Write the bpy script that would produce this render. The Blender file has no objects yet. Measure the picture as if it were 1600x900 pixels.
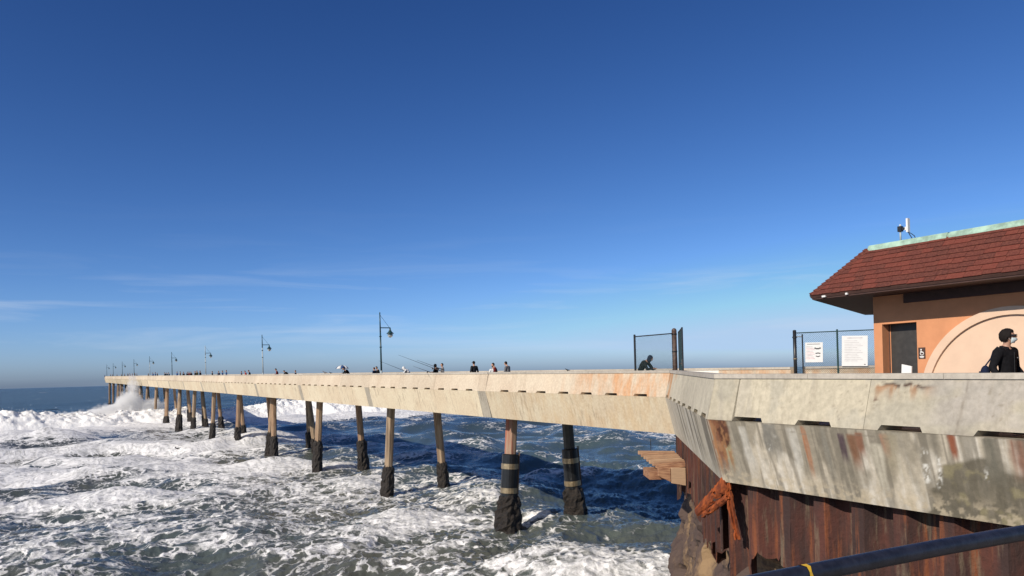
import bpy, bmesh, math, random
import numpy as np
from mathutils import Matrix, Vector
R = math.radians
scene = bpy.context.scene
col = scene.collection
rng = np.random.default_rng(7)
random.seed(7)

# ---------------------------------------------------------------- camera
EYE = 8.7
SUN_EL, SUN_AZ = R(32.5), R(225.0)          # azimuth clockwise from +Y
cd = bpy.data.cameras.new('camera'); cam = bpy.data.objects.new('camera', cd); col.objects.link(cam)
cd.sensor_width = 36.0; cd.lens = 27.0; cd.shift_y = 0.0846; cd.clip_start = 0.1; cd.clip_end = 60000
cam.matrix_world = Matrix.Translation((0, 0, EYE)) @ Matrix.Rotation(R(90), 4, 'X') @ Matrix.Rotation(-R(1.59), 4, 'Z')
scene.camera = cam

# ---------------------------------------------------------------- world, sun, exposure
w = bpy.data.worlds.new('World'); scene.world = w; w.use_nodes = True
nt = w.node_tree; nt.nodes.clear()
sky = nt.nodes.new('ShaderNodeTexSky'); sky.sky_type = 'NISHITA'; sky.sun_disc = False
sky.sun_elevation = SUN_EL; sky.sun_rotation = SUN_AZ
sky.altitude = 0; sky.air_density = 0.5; sky.dust_density = 1.0; sky.ozone_density = 6.0
bg = nt.nodes.new('ShaderNodeBackground'); bg.inputs['Strength'].default_value = 0.10
out = nt.nodes.new('ShaderNodeOutputWorld')
# a few thin wisps of high cloud low over the sea, by direction
tc = nt.nodes.new('ShaderNodeTexCoord'); mp = nt.nodes.new('ShaderNodeMapping')
mp.inputs['Scale'].default_value = (2.2, 2.2, 26.0); mp.inputs['Rotation'].default_value = (0, R(2.0), 0)
nz = nt.nodes.new('ShaderNodeTexNoise'); nz.inputs['Scale'].default_value = 1.6; nz.inputs['Detail'].default_value = 7
nz.inputs['Roughness'].default_value = 0.55; nz.inputs['Distortion'].default_value = 0.6
rmp = nt.nodes.new('ShaderNodeMapRange'); rmp.inputs['From Min'].default_value = 0.50; rmp.inputs['From Max'].default_value = 0.80
rmp.inputs['To Max'].default_value = 0.42
sep = nt.nodes.new('ShaderNodeSeparateXYZ')
band = nt.nodes.new('ShaderNodeFloatCurve')
band.mapping.curves[0].points[0].location = (0, 0.3)
c0 = band.mapping.curves[0]; c0.points[1].location = (1, 0)
for p in ((0.03, 0.5), (0.085, 1.0), (0.13, 0.35), (0.2, 0.04)): c0.points.new(*p)
band.mapping.update()
mul = nt.nodes.new('ShaderNodeMath'); mul.operation = 'MULTIPLY'
mixc = nt.nodes.new('ShaderNodeMix'); mixc.data_type = 'RGBA'; mixc.inputs['B'].default_value = (6.3, 7.2, 8.4, 1)
L = nt.links.new
L(tc.outputs['Generated'], mp.inputs['Vector']); L(mp.outputs[0], nz.inputs['Vector']); L(nz.outputs['Fac'], rmp.inputs['Value'])
L(tc.outputs['Generated'], sep.inputs[0]); L(sep.outputs['Z'], band.inputs['Value'])
L(rmp.outputs[0], mul.inputs[0]); L(band.outputs[0], mul.inputs[1]); L(mul.outputs[0], mixc.inputs['Factor'])
sp3 = nt.nodes.new('ShaderNodeSeparateColor'); cb3 = nt.nodes.new('ShaderNodeCombineColor'); L(sky.outputs[0], sp3.inputs[0])
for ch, g_, m_ in (('Red', 1.75, 5.33), ('Green', 1.47, 2.65), ('Blue', 1.23, 1.76)):      # clear, saturated winter sky, one response for the whole dome
    a_ = nt.nodes.new('ShaderNodeMath'); a_.operation = 'MULTIPLY'; a_.inputs[1].default_value = .1; L(sp3.outputs[ch], a_.inputs[0])
    b_ = nt.nodes.new('ShaderNodeMath'); b_.operation = 'POWER'; b_.inputs[1].default_value = g_; L(a_.outputs[0], b_.inputs[0])
    c_ = nt.nodes.new('ShaderNodeMath'); c_.operation = 'MULTIPLY'; c_.inputs[1].default_value = m_ * 10; L(b_.outputs[0], c_.inputs[0])
    d_ = nt.nodes.new('ShaderNodeMath'); d_.operation = 'MINIMUM'; d_.inputs[1].default_value = {'Red': 4.4, 'Green': 6.2, 'Blue': 8.6}[ch]; L(c_.outputs[0], d_.inputs[0]); L(d_.outputs[0], cb3.inputs[ch])
L(cb3.outputs[0], mixc.inputs['A']); L(mixc.outputs['Result'], bg.inputs['Color']); L(bg.outputs[0], out.inputs[0])

sd = bpy.data.lights.new('sun', 'SUN'); sun = bpy.data.objects.new('sun', sd); col.objects.link(sun)
sd.energy = 5.0; sd.angle = R(0.5); sd.color = (1.0, 0.90, 0.76)
sdir = Vector((math.sin(SUN_AZ) * math.cos(SUN_EL), math.cos(SUN_AZ) * math.cos(SUN_EL), math.sin(SUN_EL)))
sun.rotation_euler = sdir.to_track_quat('Z', 'Y').to_euler(); sun.location = (-40, -40, 60)

vs = scene.view_settings; vs.view_transform = 'Standard'; vs.look = 'None'; vs.exposure = 0.0; vs.gamma = 1.0; vs.use_curve_mapping = False
scene.render.engine = 'CYCLES'
scene.cycles.use_denoising = True
scene.cycles.max_bounces = 8; scene.cycles.volume_bounces = 5; scene.cycles.transparent_max_bounces = 16
scene.cycles.use_adaptive_sampling = False
scene.cycles.caustics_reflective = False; scene.cycles.caustics_refractive = False

# ---------------------------------------------------------------- site frame: s along the pier, o inward from its near deck edge
A0 = np.array([5.85, 30.5]); U = np.array([-0.522, 0.853]); N = np.array([0.853, 0.522])
SLOPE = 0.0121; PH = 1.05; GH = 1.48; PW = 8.2; SEND = 319.0; ONEAR = -7.66
def ztop(s): return EYE + SLOPE * s
def zdeck(s): return EYE + SLOPE * s - PH
def SO(s, o, z):
    p = A0 + U * s + N * o
    return Vector((p[0], p[1], z))
def s_at_px(x, o=0.0):                    # where the line at offset o crosses a picture column: layout aid
    k = (x - 800) / 1200.0; b = A0 + N * o
    return (b[0] - k * b[1]) / (-U[0] + k * U[1])

# ---------------------------------------------------------------- numpy noise
def _h(ix, iy, seed):
    n = (ix.astype(np.int64) * 374761393 + iy.astype(np.int64) * 668265263 + seed * 69069 + 12345) & 0xffffffff
    n = ((n ^ (n >> 13)) * 1274126177) & 0xffffffff
    n = n ^ (n >> 16)
    return (n & 0xffff) / 65535.0
def vn(x, y, seed=0):
    x = np.asarray(x, float); y = np.asarray(y, float)
    ix = np.floor(x); iy = np.floor(y); fx = x - ix; fy = y - iy
    fx = fx * fx * fx * (fx * (fx * 6 - 15) + 10); fy = fy * fy * fy * (fy * (fy * 6 - 15) + 10)
    a = _h(ix, iy, seed); b = _h(ix + 1, iy, seed); c = _h(ix, iy + 1, seed); d = _h(ix + 1, iy + 1, seed)
    return (a * (1 - fx) + b * fx) * (1 - fy) + (c * (1 - fx) + d * fx) * fy
def fbm(x, y, seed=0, oct=5, rough=0.55):
    t = 0; a = 1; m = 0
    for i in range(oct):
        t = t + a * vn(x * 2 ** i + 17.3 * i, y * 2 ** i + 9.1 * i, seed + i); m += a; a *= rough
    return t / m
def sstep(a, b, x):
    t = np.clip((x - a) / (b - a), 0, 1); return t * t * (3 - 2 * t)

# ---------------------------------------------------------------- mesh helpers
def tag(o, label=None, cat=None, group=None, kind=None):
    if label: o['label'] = label
    if cat: o['category'] = cat
    if group: o['group'] = group
    if kind: o['kind'] = kind
    return o
def empty(name, loc=(0, 0, 0), rz=0.0):
    o = bpy.data.objects.new(name, None); col.objects.link(o); o.location = loc; o.rotation_euler = (0, 0, rz)
    o.empty_display_size = 0.2
    return o
def link(name, me, mat=None, parent=None, smooth=False):
    o = bpy.data.objects.new(name, me); col.objects.link(o)
    if mat is not None:
        for m in (mat if isinstance(mat, (list, tuple)) else [mat]): me.materials.append(m)
    if parent is not None: o.parent = parent
    if smooth: me.shade_smooth()
    return o
def mesh(name, verts, faces):
    me = bpy.data.meshes.new(name); me.from_pydata([tuple(map(float, v)) for v in verts], [], [tuple(map(int, f)) for f in faces]); me.update(); return me
class MB:
    """collects simple shapes into one mesh"""
    def __init__(s): s.v = []; s.f = []; s.m = []; s.mi = 0
    def add(s, vs_, fs_):
        b = len(s.v); s.v += [tuple(v) for v in vs_]; s.f += [tuple(i + b for i in f) for f in fs_]; s.m += [s.mi] * len(fs_); return s
    def box(s, x0, x1, y0, y1, z0, z1):
        return s.add([(x0,y0,z0),(x1,y0,z0),(x1,y1,z0),(x0,y1,z0),(x0,y0,z1),(x1,y0,z1),(x1,y1,z1),(x0,y1,z1)],
                     [(0,3,2,1),(4,5,6,7),(0,1,5,4),(1,2,6,5),(2,3,7,6),(3,0,4,7)])
    def hexa(s, p):   # 8 points: bottom 4 then top 4
        return s.add(p, [(0,3,2,1),(4,5,6,7),(0,1,5,4),(1,2,6,5),(2,3,7,6),(3,0,4,7)])
    def tube(s, p0, p1, r0, r1=None, n=8, cap=True):
        r1 = r0 if r1 is None else r1
        p0 = Vector(p0); p1 = Vector(p1); d = (p1 - p0).normalized()
        a = d.orthogonal().normalized(); b = d.cross(a)
        vs_ = []
        for p, r in ((p0, r0), (p1, r1)):
            for i in range(n):
                t = 2 * math.pi * (i + .5) / n; vs_.append(p + a * (math.cos(t) * r) + b * (math.sin(t) * r))
        fs_ = [(i, (i + 1) % n, n + (i + 1) % n, n + i) for i in range(n)]
        if cap: fs_ += [tuple(range(n - 1, -1, -1)), tuple(range(n, 2 * n))]
        return s.add(vs_, fs_)
    def path(s, pts, r, n=6):
        for a, b in zip(pts[:-1], pts[1:]): s.tube(a, b, r, r, n)
        return s
    def lathe(s, prof, c=(0, 0, 0), n=12):
        vs_ = []; m = len(prof)
        for i in range(n):
            t = 2 * math.pi * i / n
            for r, z in prof: vs_.append((c[0] + r * math.cos(t), c[1] + r * math.sin(t), c[2] + z))
        fs_ = []
        for i in range(n):
            j = (i + 1) % n
            for k in range(m - 1): fs_.append((i*m+k, j*m+k, j*m+k+1, i*m+k+1))
        return s.add(vs_, fs_)
    def ell(s, c, rx, ry, rz, n=10, m=7):
        prof = [(max(1e-4, math.sin(math.pi * k / m)), -math.cos(math.pi * k / m)) for k in range(m + 1)]
        b = len(s.v); s.lathe(prof, (0, 0, 0), n)
        for i in range(b, len(s.v)): v = s.v[i]; s.v[i] = (c[0] + v[0]*rx, c[1] + v[1]*ry, c[2] + v[2]*rz)
        return s
    def build(s, name, mat, parent=None, smooth=False):
        me = mesh(name, s.v, s.f); o = link(name, me, mat, parent, smooth)
        if isinstance(mat, (list, tuple)): me.polygons.foreach_set('material_index', s.m)
        return o
def bevel(o, wdt, seg=1):
    bm = bmesh.new(); bm.from_mesh(o.data); bmesh.ops.remove_doubles(bm, verts=bm.verts, dist=1e-5)
    bmesh.ops.bevel(bm, geom=list(bm.edges), offset=wdt, segments=seg, affect='EDGES', clamp_overlap=True); bm.to_mesh(o.data); bm.free(); return o

# ---------------------------------------------------------------- materials
class NT:
    def __init__(s, name):
        s.mat = bpy.data.materials.new(name); s.mat.use_nodes = True; s.t = s.mat.node_tree; s.n = s.t.nodes
        s.b = s.n['Principled BSDF']; s.out = s.n['Material Output']
    def new(s, typ, **kw):
        n = s.n.new(typ)
        for k, v in kw.items(): setattr(n, k, v)
        return n
    def l(s, a, b): s.t.links.new(a, b)
    def pos(s, scale=(1, 1, 1), loc=(0, 0, 0), obj=False):
        m = s.new('ShaderNodeMapping'); m.inputs['Scale'].default_value = scale; m.inputs['Location'].default_value = loc
        if obj: s.l(s.new('ShaderNodeTexCoord').outputs['Object'], m.inputs[0])
        else: s.l(s.new('ShaderNodeNewGeometry').outputs['Position'], m.inputs[0])
        return m.outputs[0]
    def noise(s, vec, scale=1.0, detail=4, rough=0.55, dist=0.0):
        n = s.new('ShaderNodeTexNoise'); n.inputs['Scale'].default_value = scale; n.inputs['Detail'].default_value = detail
        n.inputs['Roughness'].default_value = rough; n.inputs['Distortion'].default_value = dist; s.l(vec, n.inputs['Vector']); return n.outputs['Fac']
    def rng(s, v, a, b, c=0.0, d=1.0, smooth=True):
        n = s.new('ShaderNodeMapRange'); n.interpolation_type = 'SMOOTHSTEP' if smooth else 'LINEAR'
        for k, x in zip(('From Min', 'From Max', 'To Min', 'To Max'), (a, b, c, d)):
            if hasattr(x, 'is_linked') or hasattr(x, 'links'): s.l(x, n.inputs[k])
            else: n.inputs[k].default_value = x
        s.l(v, n.inputs['Value']); return n.outputs[0]
    def mix(s, f, a, b, blend='MIX'):
        n = s.new('ShaderNodeMix'); n.data_type = 'RGBA'; n.blend_type = blend
        for k, x in (('Factor', f), ('A', a), ('B', b)):
            i = [q for q in n.inputs if q.name == k and (q.type == ('VALUE' if k == 'Factor' else 'RGBA'))][0]
            if isinstance(x, (int, float)): i.default_value = x
            elif isinstance(x, tuple): i.default_value = (*x, 1) if len(x) == 3 else x
            else: s.l(x, i)
        return [q for q in n.outputs if q.type == 'RGBA'][0]
    def math(s, op, a, b=0.0):
        n = s.new('ShaderNodeMath'); n.operation = op
        for i, x in enumerate((a, b)):
            if isinstance(x, (int, float)): n.inputs[i].default_value = x
            else: s.l(x, n.inputs[i])
        return n.outputs[0]
    def color(s, c):
        if isinstance(c, tuple): s.b.inputs['Base Color'].default_value = (*c, 1)
        else: s.l(c, s.b.inputs['Base Color'])
    def rough(s, r, spec=0.5, metal=0.0):
        if isinstance(r, (int, float)): s.b.inputs['Roughness'].default_value = r
        else: s.l(r, s.b.inputs['Roughness'])
        s.b.inputs['Specular IOR Level'].default_value = spec; s.b.inputs['Metallic'].default_value = metal
    def bump(s, h, strength=0.3, dist=0.02):
        n = s.new('ShaderNodeBump'); n.inputs['Strength'].default_value = strength; n.inputs['Distance'].default_value = dist
        s.l(h, n.inputs['Height']); s.l(n.outputs[0], s.b.inputs['Normal'])
    def attr(s, name):
        n = s.new('ShaderNodeAttribute'); n.attribute_name = name; return n
    def random(s): return s.new('ShaderNodeObjectInfo').outputs['Random']

KA = 0.87
def plain(name, c, rough=0.6, metal=0.0, spec=0.5, var=0.18, scale=8.0, bump=0.0):
    c = tuple(x * KA for x in c); m = NT(name); n = m.noise(m.pos(), scale, 5, 0.6)
    m.color(m.mix(m.rng(n, 0.3, 0.7), tuple(x * (1 - var) for x in c), tuple(min(1, x * (1 + var)) for x in c)))
    m.rough(rough, spec, metal)
    if bump: m.bump(m.noise(m.pos(), scale * 4, 4), bump, 0.01)
    return m.mat

def concrete(name, base, dirt, streak_c, streak=0.5, rust=None, vcol=False, bumpk=0.25):
    m = NT(name); base, dirt, streak_c = (tuple(x * KA for x in q) for q in (base, dirt, streak_c))
    p = m.pos()
    big = m.noise(p, 0.45, 5, 0.6); fine = m.noise(p, 9.0, 6, 0.65)
    c = m.mix(m.rng(big, 0.35, 0.68), base, dirt)
    if vcol: c = m.attr('Col').outputs['Color']
    st = m.noise(m.pos((5.0, 5.0, 0.30)), 1.0, 7, 0.66)
    st2 = m.noise(m.pos((0.33, 0.33, 0.12), (3, 8, 2)), 1.0, 3, 0.5)
    f = m.math('MULTIPLY', m.rng(st, 0.50, 0.64), m.rng(st2, 0.38, 0.58))
    c = m.mix(m.math('MULTIPLY', f, streak), c, streak_c)
    if rust:
        ru = m.noise(m.pos((1.6, 1.6, 0.5), (9, 1, 4)), 1.0, 6, 0.65)
        dot = m.new('ShaderNodeVectorMath', operation='DOT_PRODUCT'); m.l(p, dot.inputs[0]); dot.inputs[1].default_value = (U[0], U[1], 0)
        s0 = float(A0 @ U)
        g = m.rng(dot.outputs['Value'], s0 + rust[2], s0 + rust[1], 0.0, rust[3])
        c = m.mix(m.math('MULTIPLY', g, m.rng(ru, 0.36, 0.66)), c, rust[0])
    c = m.mix(0.22, c, m.mix(m.rng(fine, 0.3, 0.7), (0.25, 0.25, 0.25), (0.75, 0.75, 0.75)), 'OVERLAY')
    rnd = m.random()
    hsv = m.new('ShaderNodeHueSaturation'); m.l(c, hsv.inputs['Color']); m.l(m.rng(rnd, 0, 1, 0.90, 1.06, False), hsv.inputs['Value'])
    m.color(hsv.outputs[0]); m.rough(0.85, 0.25)
    m.bump(m.math('ADD', m.math('MULTIPLY', fine, 0.5), m.noise(p, 40.0, 3)), bumpk, 0.012)
    return m.mat

M = {}
M['parapet'] = concrete('pier_parapet_concrete', (0.62, 0.53, 0.41), (0.55, 0.45, 0.34), (0.40, 0.31, 0.22), 0.25, ((0.50, 0.24, 0.10), 1.5, 9.5, 0.8))
M['girder'] = concrete('pier_girder_concrete', (0.70, 0.61, 0.45), (0.64, 0.53, 0.38), (0.36, 0.28, 0.20), 0.6, ((0.50, 0.33, 0.17), 6.0, 20.0, 0.45))
M['closure'] = concrete('closure_concrete', (0.42, 0.38, 0.31), (0.36, 0.32, 0.26), (0.2, 0.17, 0.13), 0.6)
M['cap'] = concrete('cap_concrete', (0.50, 0.46, 0.40), (0.42, 0.38, 0.33), (0.25, 0.22, 0.18), 0.3)
M['deck'] = concrete('deck_concrete', (0.19, 0.18, 0.165), (0.15, 0.145, 0.135), (0.1, 0.1, 0.09), 0.3)
M['painted'] = concrete('stained_concrete', (0.5, 0.46, 0.38), (0.4, 0.36, 0.3), (0.30, 0.26, 0.20), 0.35, None, True)
M['white_paint'] = plain('white_painted_concrete', (0.80, 0.78, 0.72), 0.7, var=0.06)

def rust_mat():
    m = NT('rusted_steel')
    st = m.noise(m.pos((5.0, 5.0, 0.30)), 1.0, 7, 0.65); st2 = m.noise(m.pos((1.7, 1.7, 0.45), (4, 2, 9)), 1.0, 6, 0.62); fl = m.noise(m.pos(), 7.0, 6, 0.7)
    c = m.mix(m.rng(st2, 0.36, 0.62), (0.092, 0.036, 0.028), (0.046, 0.028, 0.026))
    c = m.mix(m.rng(st, 0.52, 0.68, 0, 0.8), c, (0.21, 0.070, 0.030))
    c = m.mix(m.rng(m.noise(m.pos((4, 4, .5), (1, 7, 3)), 1.0, 6, 0.65), 0.54, 0.67, 0, 0.7), c, (0.15, 0.115, 0.08))
    c = m.mix(m.rng(fl, 0.52, 0.70, 0, 0.6), c, (0.04, 0.022, 0.018))
    m.color(c); m.rough(0.85, 0.2); m.bump(m.math('ADD', fl, m.math('MULTIPLY', st, 0.6)), 0.7, 0.05)
    return m.mat
M['rust'] = rust_mat()
def orange_mat():
    m = NT('orange_rusted_steel'); a = m.noise(m.pos((3, 3, 1)), 2.0, 6, 0.65)
    m.color(m.mix(m.rng(a, 0.35, 0.65), (0.30, 0.075, 0.022), (0.11, 0.032, 0.018))); m.rough(0.9, 0.15); m.bump(m.noise(m.pos(), 14, 5), 0.6, 0.03); return m.mat
M['orange'] = orange_mat()
def rock_mat():
    m = NT('eroded_rock'); a = m.noise(m.pos((1, 1, 0.35)), 0.8, 7, 0.62); b = m.noise(m.pos((1, 1, .6), (5, 3, 1)), 2.2, 7, 0.65)
    c = m.mix(m.rng(a, 0.38, 0.52), (0.25, 0.165, 0.09), (0.085, 0.058, 0.048))
    c = m.mix(m.rng(b, 0.50, 0.68, 0, 0.8), c, (0.07, 0.045, 0.04)); m.color(c); m.rough(0.8, 0.3); m.bump(b, 0.8, 0.12); return m.mat
M['rock'] = rock_mat()
def timber_mat():
    m = NT('weathered_timber'); a = m.noise(m.pos((2, 2, 18)), 1.5, 5); r = m.random()
    c = m.mix(m.rng(a, 0.35, 0.65), (0.38, 0.205, 0.115), (0.19, 0.08, 0.045)); c = m.mix(m.rng(r, 0, 1, 0, 0.8, False), c, (0.44, 0.31, 0.20)); m.color(c); m.rough(0.8, 0.2); m.bump(a, 0.4, 0.02); return m.mat
M['timber'] = timber_mat()
def pile_mat():
    m = NT('weathered_pile_concrete'); st = m.noise(m.pos((4, 4, 0.35)), 1.0, 6, 0.62); r = m.random()
    c = m.mix(m.rng(st, 0.36, 0.64), (0.36, 0.27, 0.185), (0.18, 0.13, 0.09))
    c = m.mix(m.rng(m.noise(m.pos((5, 5, .3), (3, 3, 3)), 1.0, 5), 0.55, 0.7, 0, 0.6), c, (0.46, 0.38, 0.28))
    c = m.mix(m.rng(r, 0, 1, 0, 0.35), c, (0.30, 0.15, 0.08)); m.color(c); m.rough(0.85, 0.2); m.bump(st, 0.35, 0.03); return m.mat
M['pile'] = pile_mat()
def red_pile():
    m = NT('red_stained_pile_concrete'); st = m.noise(m.pos((4, 4, 0.3)), 1.0, 6, 0.62)
    m.color(m.mix(m.rng(st, 0.38, 0.6), (0.34, 0.115, 0.075), (0.33, 0.235, 0.17))); m.rough(0.8, 0.2); m.bump(st, 0.3, 0.03); return m.mat
M['red_pile'] = red_pile()
M['dark_pile'] = plain('dark_pile_concrete', (0.075, 0.07, 0.06), 0.7, scale=3)  # darker concrete tone for the far-side pile of the first bent
def crust_mat():
    m = NT('mussel_crust'); a = m.noise(m.pos(), 9.0, 6, 0.7)
    m.color(m.mix(m.rng(a, 0.38, 0.66), (0.007, 0.006, 0.006), (0.034, 0.024, 0.018))); m.rough(0.6, 0.4); m.bump(m.noise(m.pos(), 16, 5, 0.7), 1.0, 0.08); return m.mat
M['crust'] = crust_mat()
M['sleeve'] = plain('black_pile_sleeve', (0.011, 0.012, 0.014), 0.3, scale=4)
M['band'] = plain('tarnished_steel_band', (0.48, 0.37, 0.23), 0.35, 0.8, scale=5)
M['strap'] = plain('rusty_strap', (0.13, 0.085, 0.06), 0.6, 0.2)
M['green'] = plain('dark_green_coated_steel', (0.022, 0.060, 0.058), 0.45)
M['mesh'] = plain('green_chain_link_wire', (0.05, 0.085, 0.085), 0.45)
M['brown_post'] = plain('rust_blotched_post', (0.075, 0.045, 0.035), 0.6, var=0.5, scale=9)
M['black'] = plain('black_steel', (0.018, 0.018, 0.02), 0.4)
M['teal'] = plain('teal_lamp_paint', (0.010, 0.050, 0.062), 0.4)
M['pale'] = plain('pale_grey_paint', (0.42, 0.48, 0.50), 0.5)
M['white'] = plain('white_board', (0.82, 0.82, 0.81), 0.6, var=0.03)
M['print'] = plain('grey_print', (0.55, 0.52, 0.53), 0.7); M['pinkprint'] = plain('pink_print', (0.72, 0.50, 0.52), 0.7); M['ink'] = plain('dark_print', (0.07, 0.065, 0.07), 0.7)
M['rail'] = plain('dark_blue_pipe_paint', (0.020, 0.021, 0.030), 0.38, spec=0.5, var=0.35, scale=30, bump=0.12)
M['yellow'] = plain('yellow_tape', (0.75, 0.46, 0.03), 0.5)
M['promenade'] = concrete('promenade_concrete', (0.34, 0.32, 0.29), (0.28, 0.26, 0.24), (0.2, 0.2, 0.18), 0.3)
# ================================================================ the sea
def sea_height(x, y, dr):
    """height of the water and foam density at world x, y; dr = local mesh spacing, to fade waves it cannot carry"""
    s = (x - A0[0]) * U[0] + (y - A0[1]) * U[1]; o = (x - A0[0]) * N[0] + (y - A0[1]) * N[1]
    r = np.hypot(x, y)
    wob = (fbm(s / 40, o / 60, 3, 3) - .5)
    ph = (s + wob * 34) / 31.0 * 2 * math.pi
    sw = np.exp(1.1 * (np.cos(ph) - 1)) - .45
    ampS = .20 + .45 * sstep(20, 110, s) + .30 * sstep(2, 25, o)
    z = ampS * sw * np.clip(1 - r / 2500, .25, 1)
    g = np.random.default_rng(21)
    zc = np.zeros_like(x)
    for i in range(46):
        lam = 2.0 * (11.0 ** g.random()); ang = g.normal(0, .75); k = 2 * math.pi / lam
        c, sn = math.cos(ang), math.sin(ang); phs = g.random() * 6.283
        t = k * (s * c + o * sn) + phs + 2.2 * (vn(s / (lam * 2.3), o / (lam * 2.3), 60 + i) - .5)
        a = .0150 * lam ** .85
        zc = zc + a * (np.exp(.9 * (np.cos(t) - 1)) - .5) * 1.5 * sstep(2.0, 4.5, lam / np.maximum(dr, .01))
    z = z + zc * (0.75 + .5 * fbm(s / 25, o / 25, 77, 2))
    # small sharp lumps
    rid = 1 - np.abs(2 * fbm(s / 1.1, o / 1.7, 40, 4) - 1) * 2.2
    z = z + .18 * (rid - .5) * sstep(2.5, .6, dr * 2) * np.clip(1.2 - s / 140, .25, 1)
    # foam density
    near = 1 - sstep(110, 200, s)
    left = 1 - sstep(-2, 11, o + 6 * (fbm(s / 18, o / 18, 5, 3) - .5) - .02 * s)
    d = near * (.34 + .30 * left)
    d = d - .04 * (1 - left) * sstep(70, 10, s)
    d = d - .06 * sstep(50, 80, s) * (1 - sstep(140, 165, s)) * near + .05 * (1 - left) * near
    patches = fbm(s / 11, o / 17, 91, 4)
    d = d + (patches - .5) * .75 * near
    d = d + .10 * np.clip(zc / .3, -1, 1) * near
    # broken fronts running towards the shore
    for s0, amp, wd, o0, o1, sd_ in ((86, 1.5, 6, -75, 16, 11), (118, 1.1, 5, -95, -10, 12), (60, .22, 4, -40, -4, 13), (140, .7, 6, 4, 60, 15), (38, .15, 3, -30, -8, 16)):
        sc = s0 + 14 * (fbm(o / 22, o * 0 + sd_, sd_, 4) - .5)
        win = sstep(o0, o0 + 8, o) * (1 - sstep(o1 - 8, o1, o))
        q = s - sc
        prof = np.where(q < 0, np.exp(-(q / (wd * .22)) ** 2), np.exp(-(q / wd) ** 2)) * win * (.55 + .9 * fbm(o / 5, s / 5, sd_ + 40, 3))
        z = z + amp * prof; d = d + prof * (1.1 if s0 > 50 else .45)
        d = d + .35 * win * np.where(q > 0, np.exp(-q / (wd * 3)), 0) * (s0 > 50)
    # wake of foam round the big breaker and behind it
    d = d + .9 * np.exp(-((s - 168) / 22) ** 2) * (o < 70)
    # offshore: dark swell with a rare whitecap
    far = sstep(190, 215, s)
    d = np.where(far > 0, d * (1 - far) + far * (.05 + .40 * sstep(.66, .8, fbm(s / 45, o / 20, 33, 4))), d)
    return z, np.clip(d, 0, 1.2)

def make_sea():
    th = np.concatenate([np.linspace(R(-88), R(-39), 70)[:-1], np.arange(R(-39), R(39), .00105), np.linspace(R(39), R(88), 70)])
    p = np.concatenate([[.12, .25, .45], np.arange(.7, 30, .75), np.arange(30, 345, 1.05), np.geomspace(346, 2600, 40)])
    r = EYE * 1200 / p
    TH, RR = np.meshgrid(th, r)
    dr = np.gradient(r); DR = np.abs(np.repeat(dr[:, None], len(th), 1))
    x = RR * np.sin(TH); y = RR * np.cos(TH)
    z, d = sea_height(x.ravel(), y.ravel(), DR.ravel())
    nr, nc = TH.shape
    co = np.stack([x.ravel(), y.ravel(), z], 1).astype(np.float32)
    me = bpy.data.meshes.new('sea'); me.vertices.add(nr * nc); me.vertices.foreach_set('co', co.ravel())
    i = np.arange((nr - 1) * (nc - 1)); a = (i // (nc - 1)) * nc + i % (nc - 1)
    q = np.stack([a, a + nc, a + nc + 1, a + 1], 1)[:, ::-1]
    me.loops.add(q.size); me.loops.foreach_set('vertex_index', q.ravel().astype(np.int32))
    me.polygons.add(len(q)); me.polygons.foreach_set('loop_start', (np.arange(len(q)) * 4).astype(np.int32))
    me.update(calc_edges=True); me.validate()
    at = me.attributes.new('foam', 'FLOAT', 'POINT'); at.data.foreach_set('value', d.astype(np.float32))
    me.shade_smooth()
    return me
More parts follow.
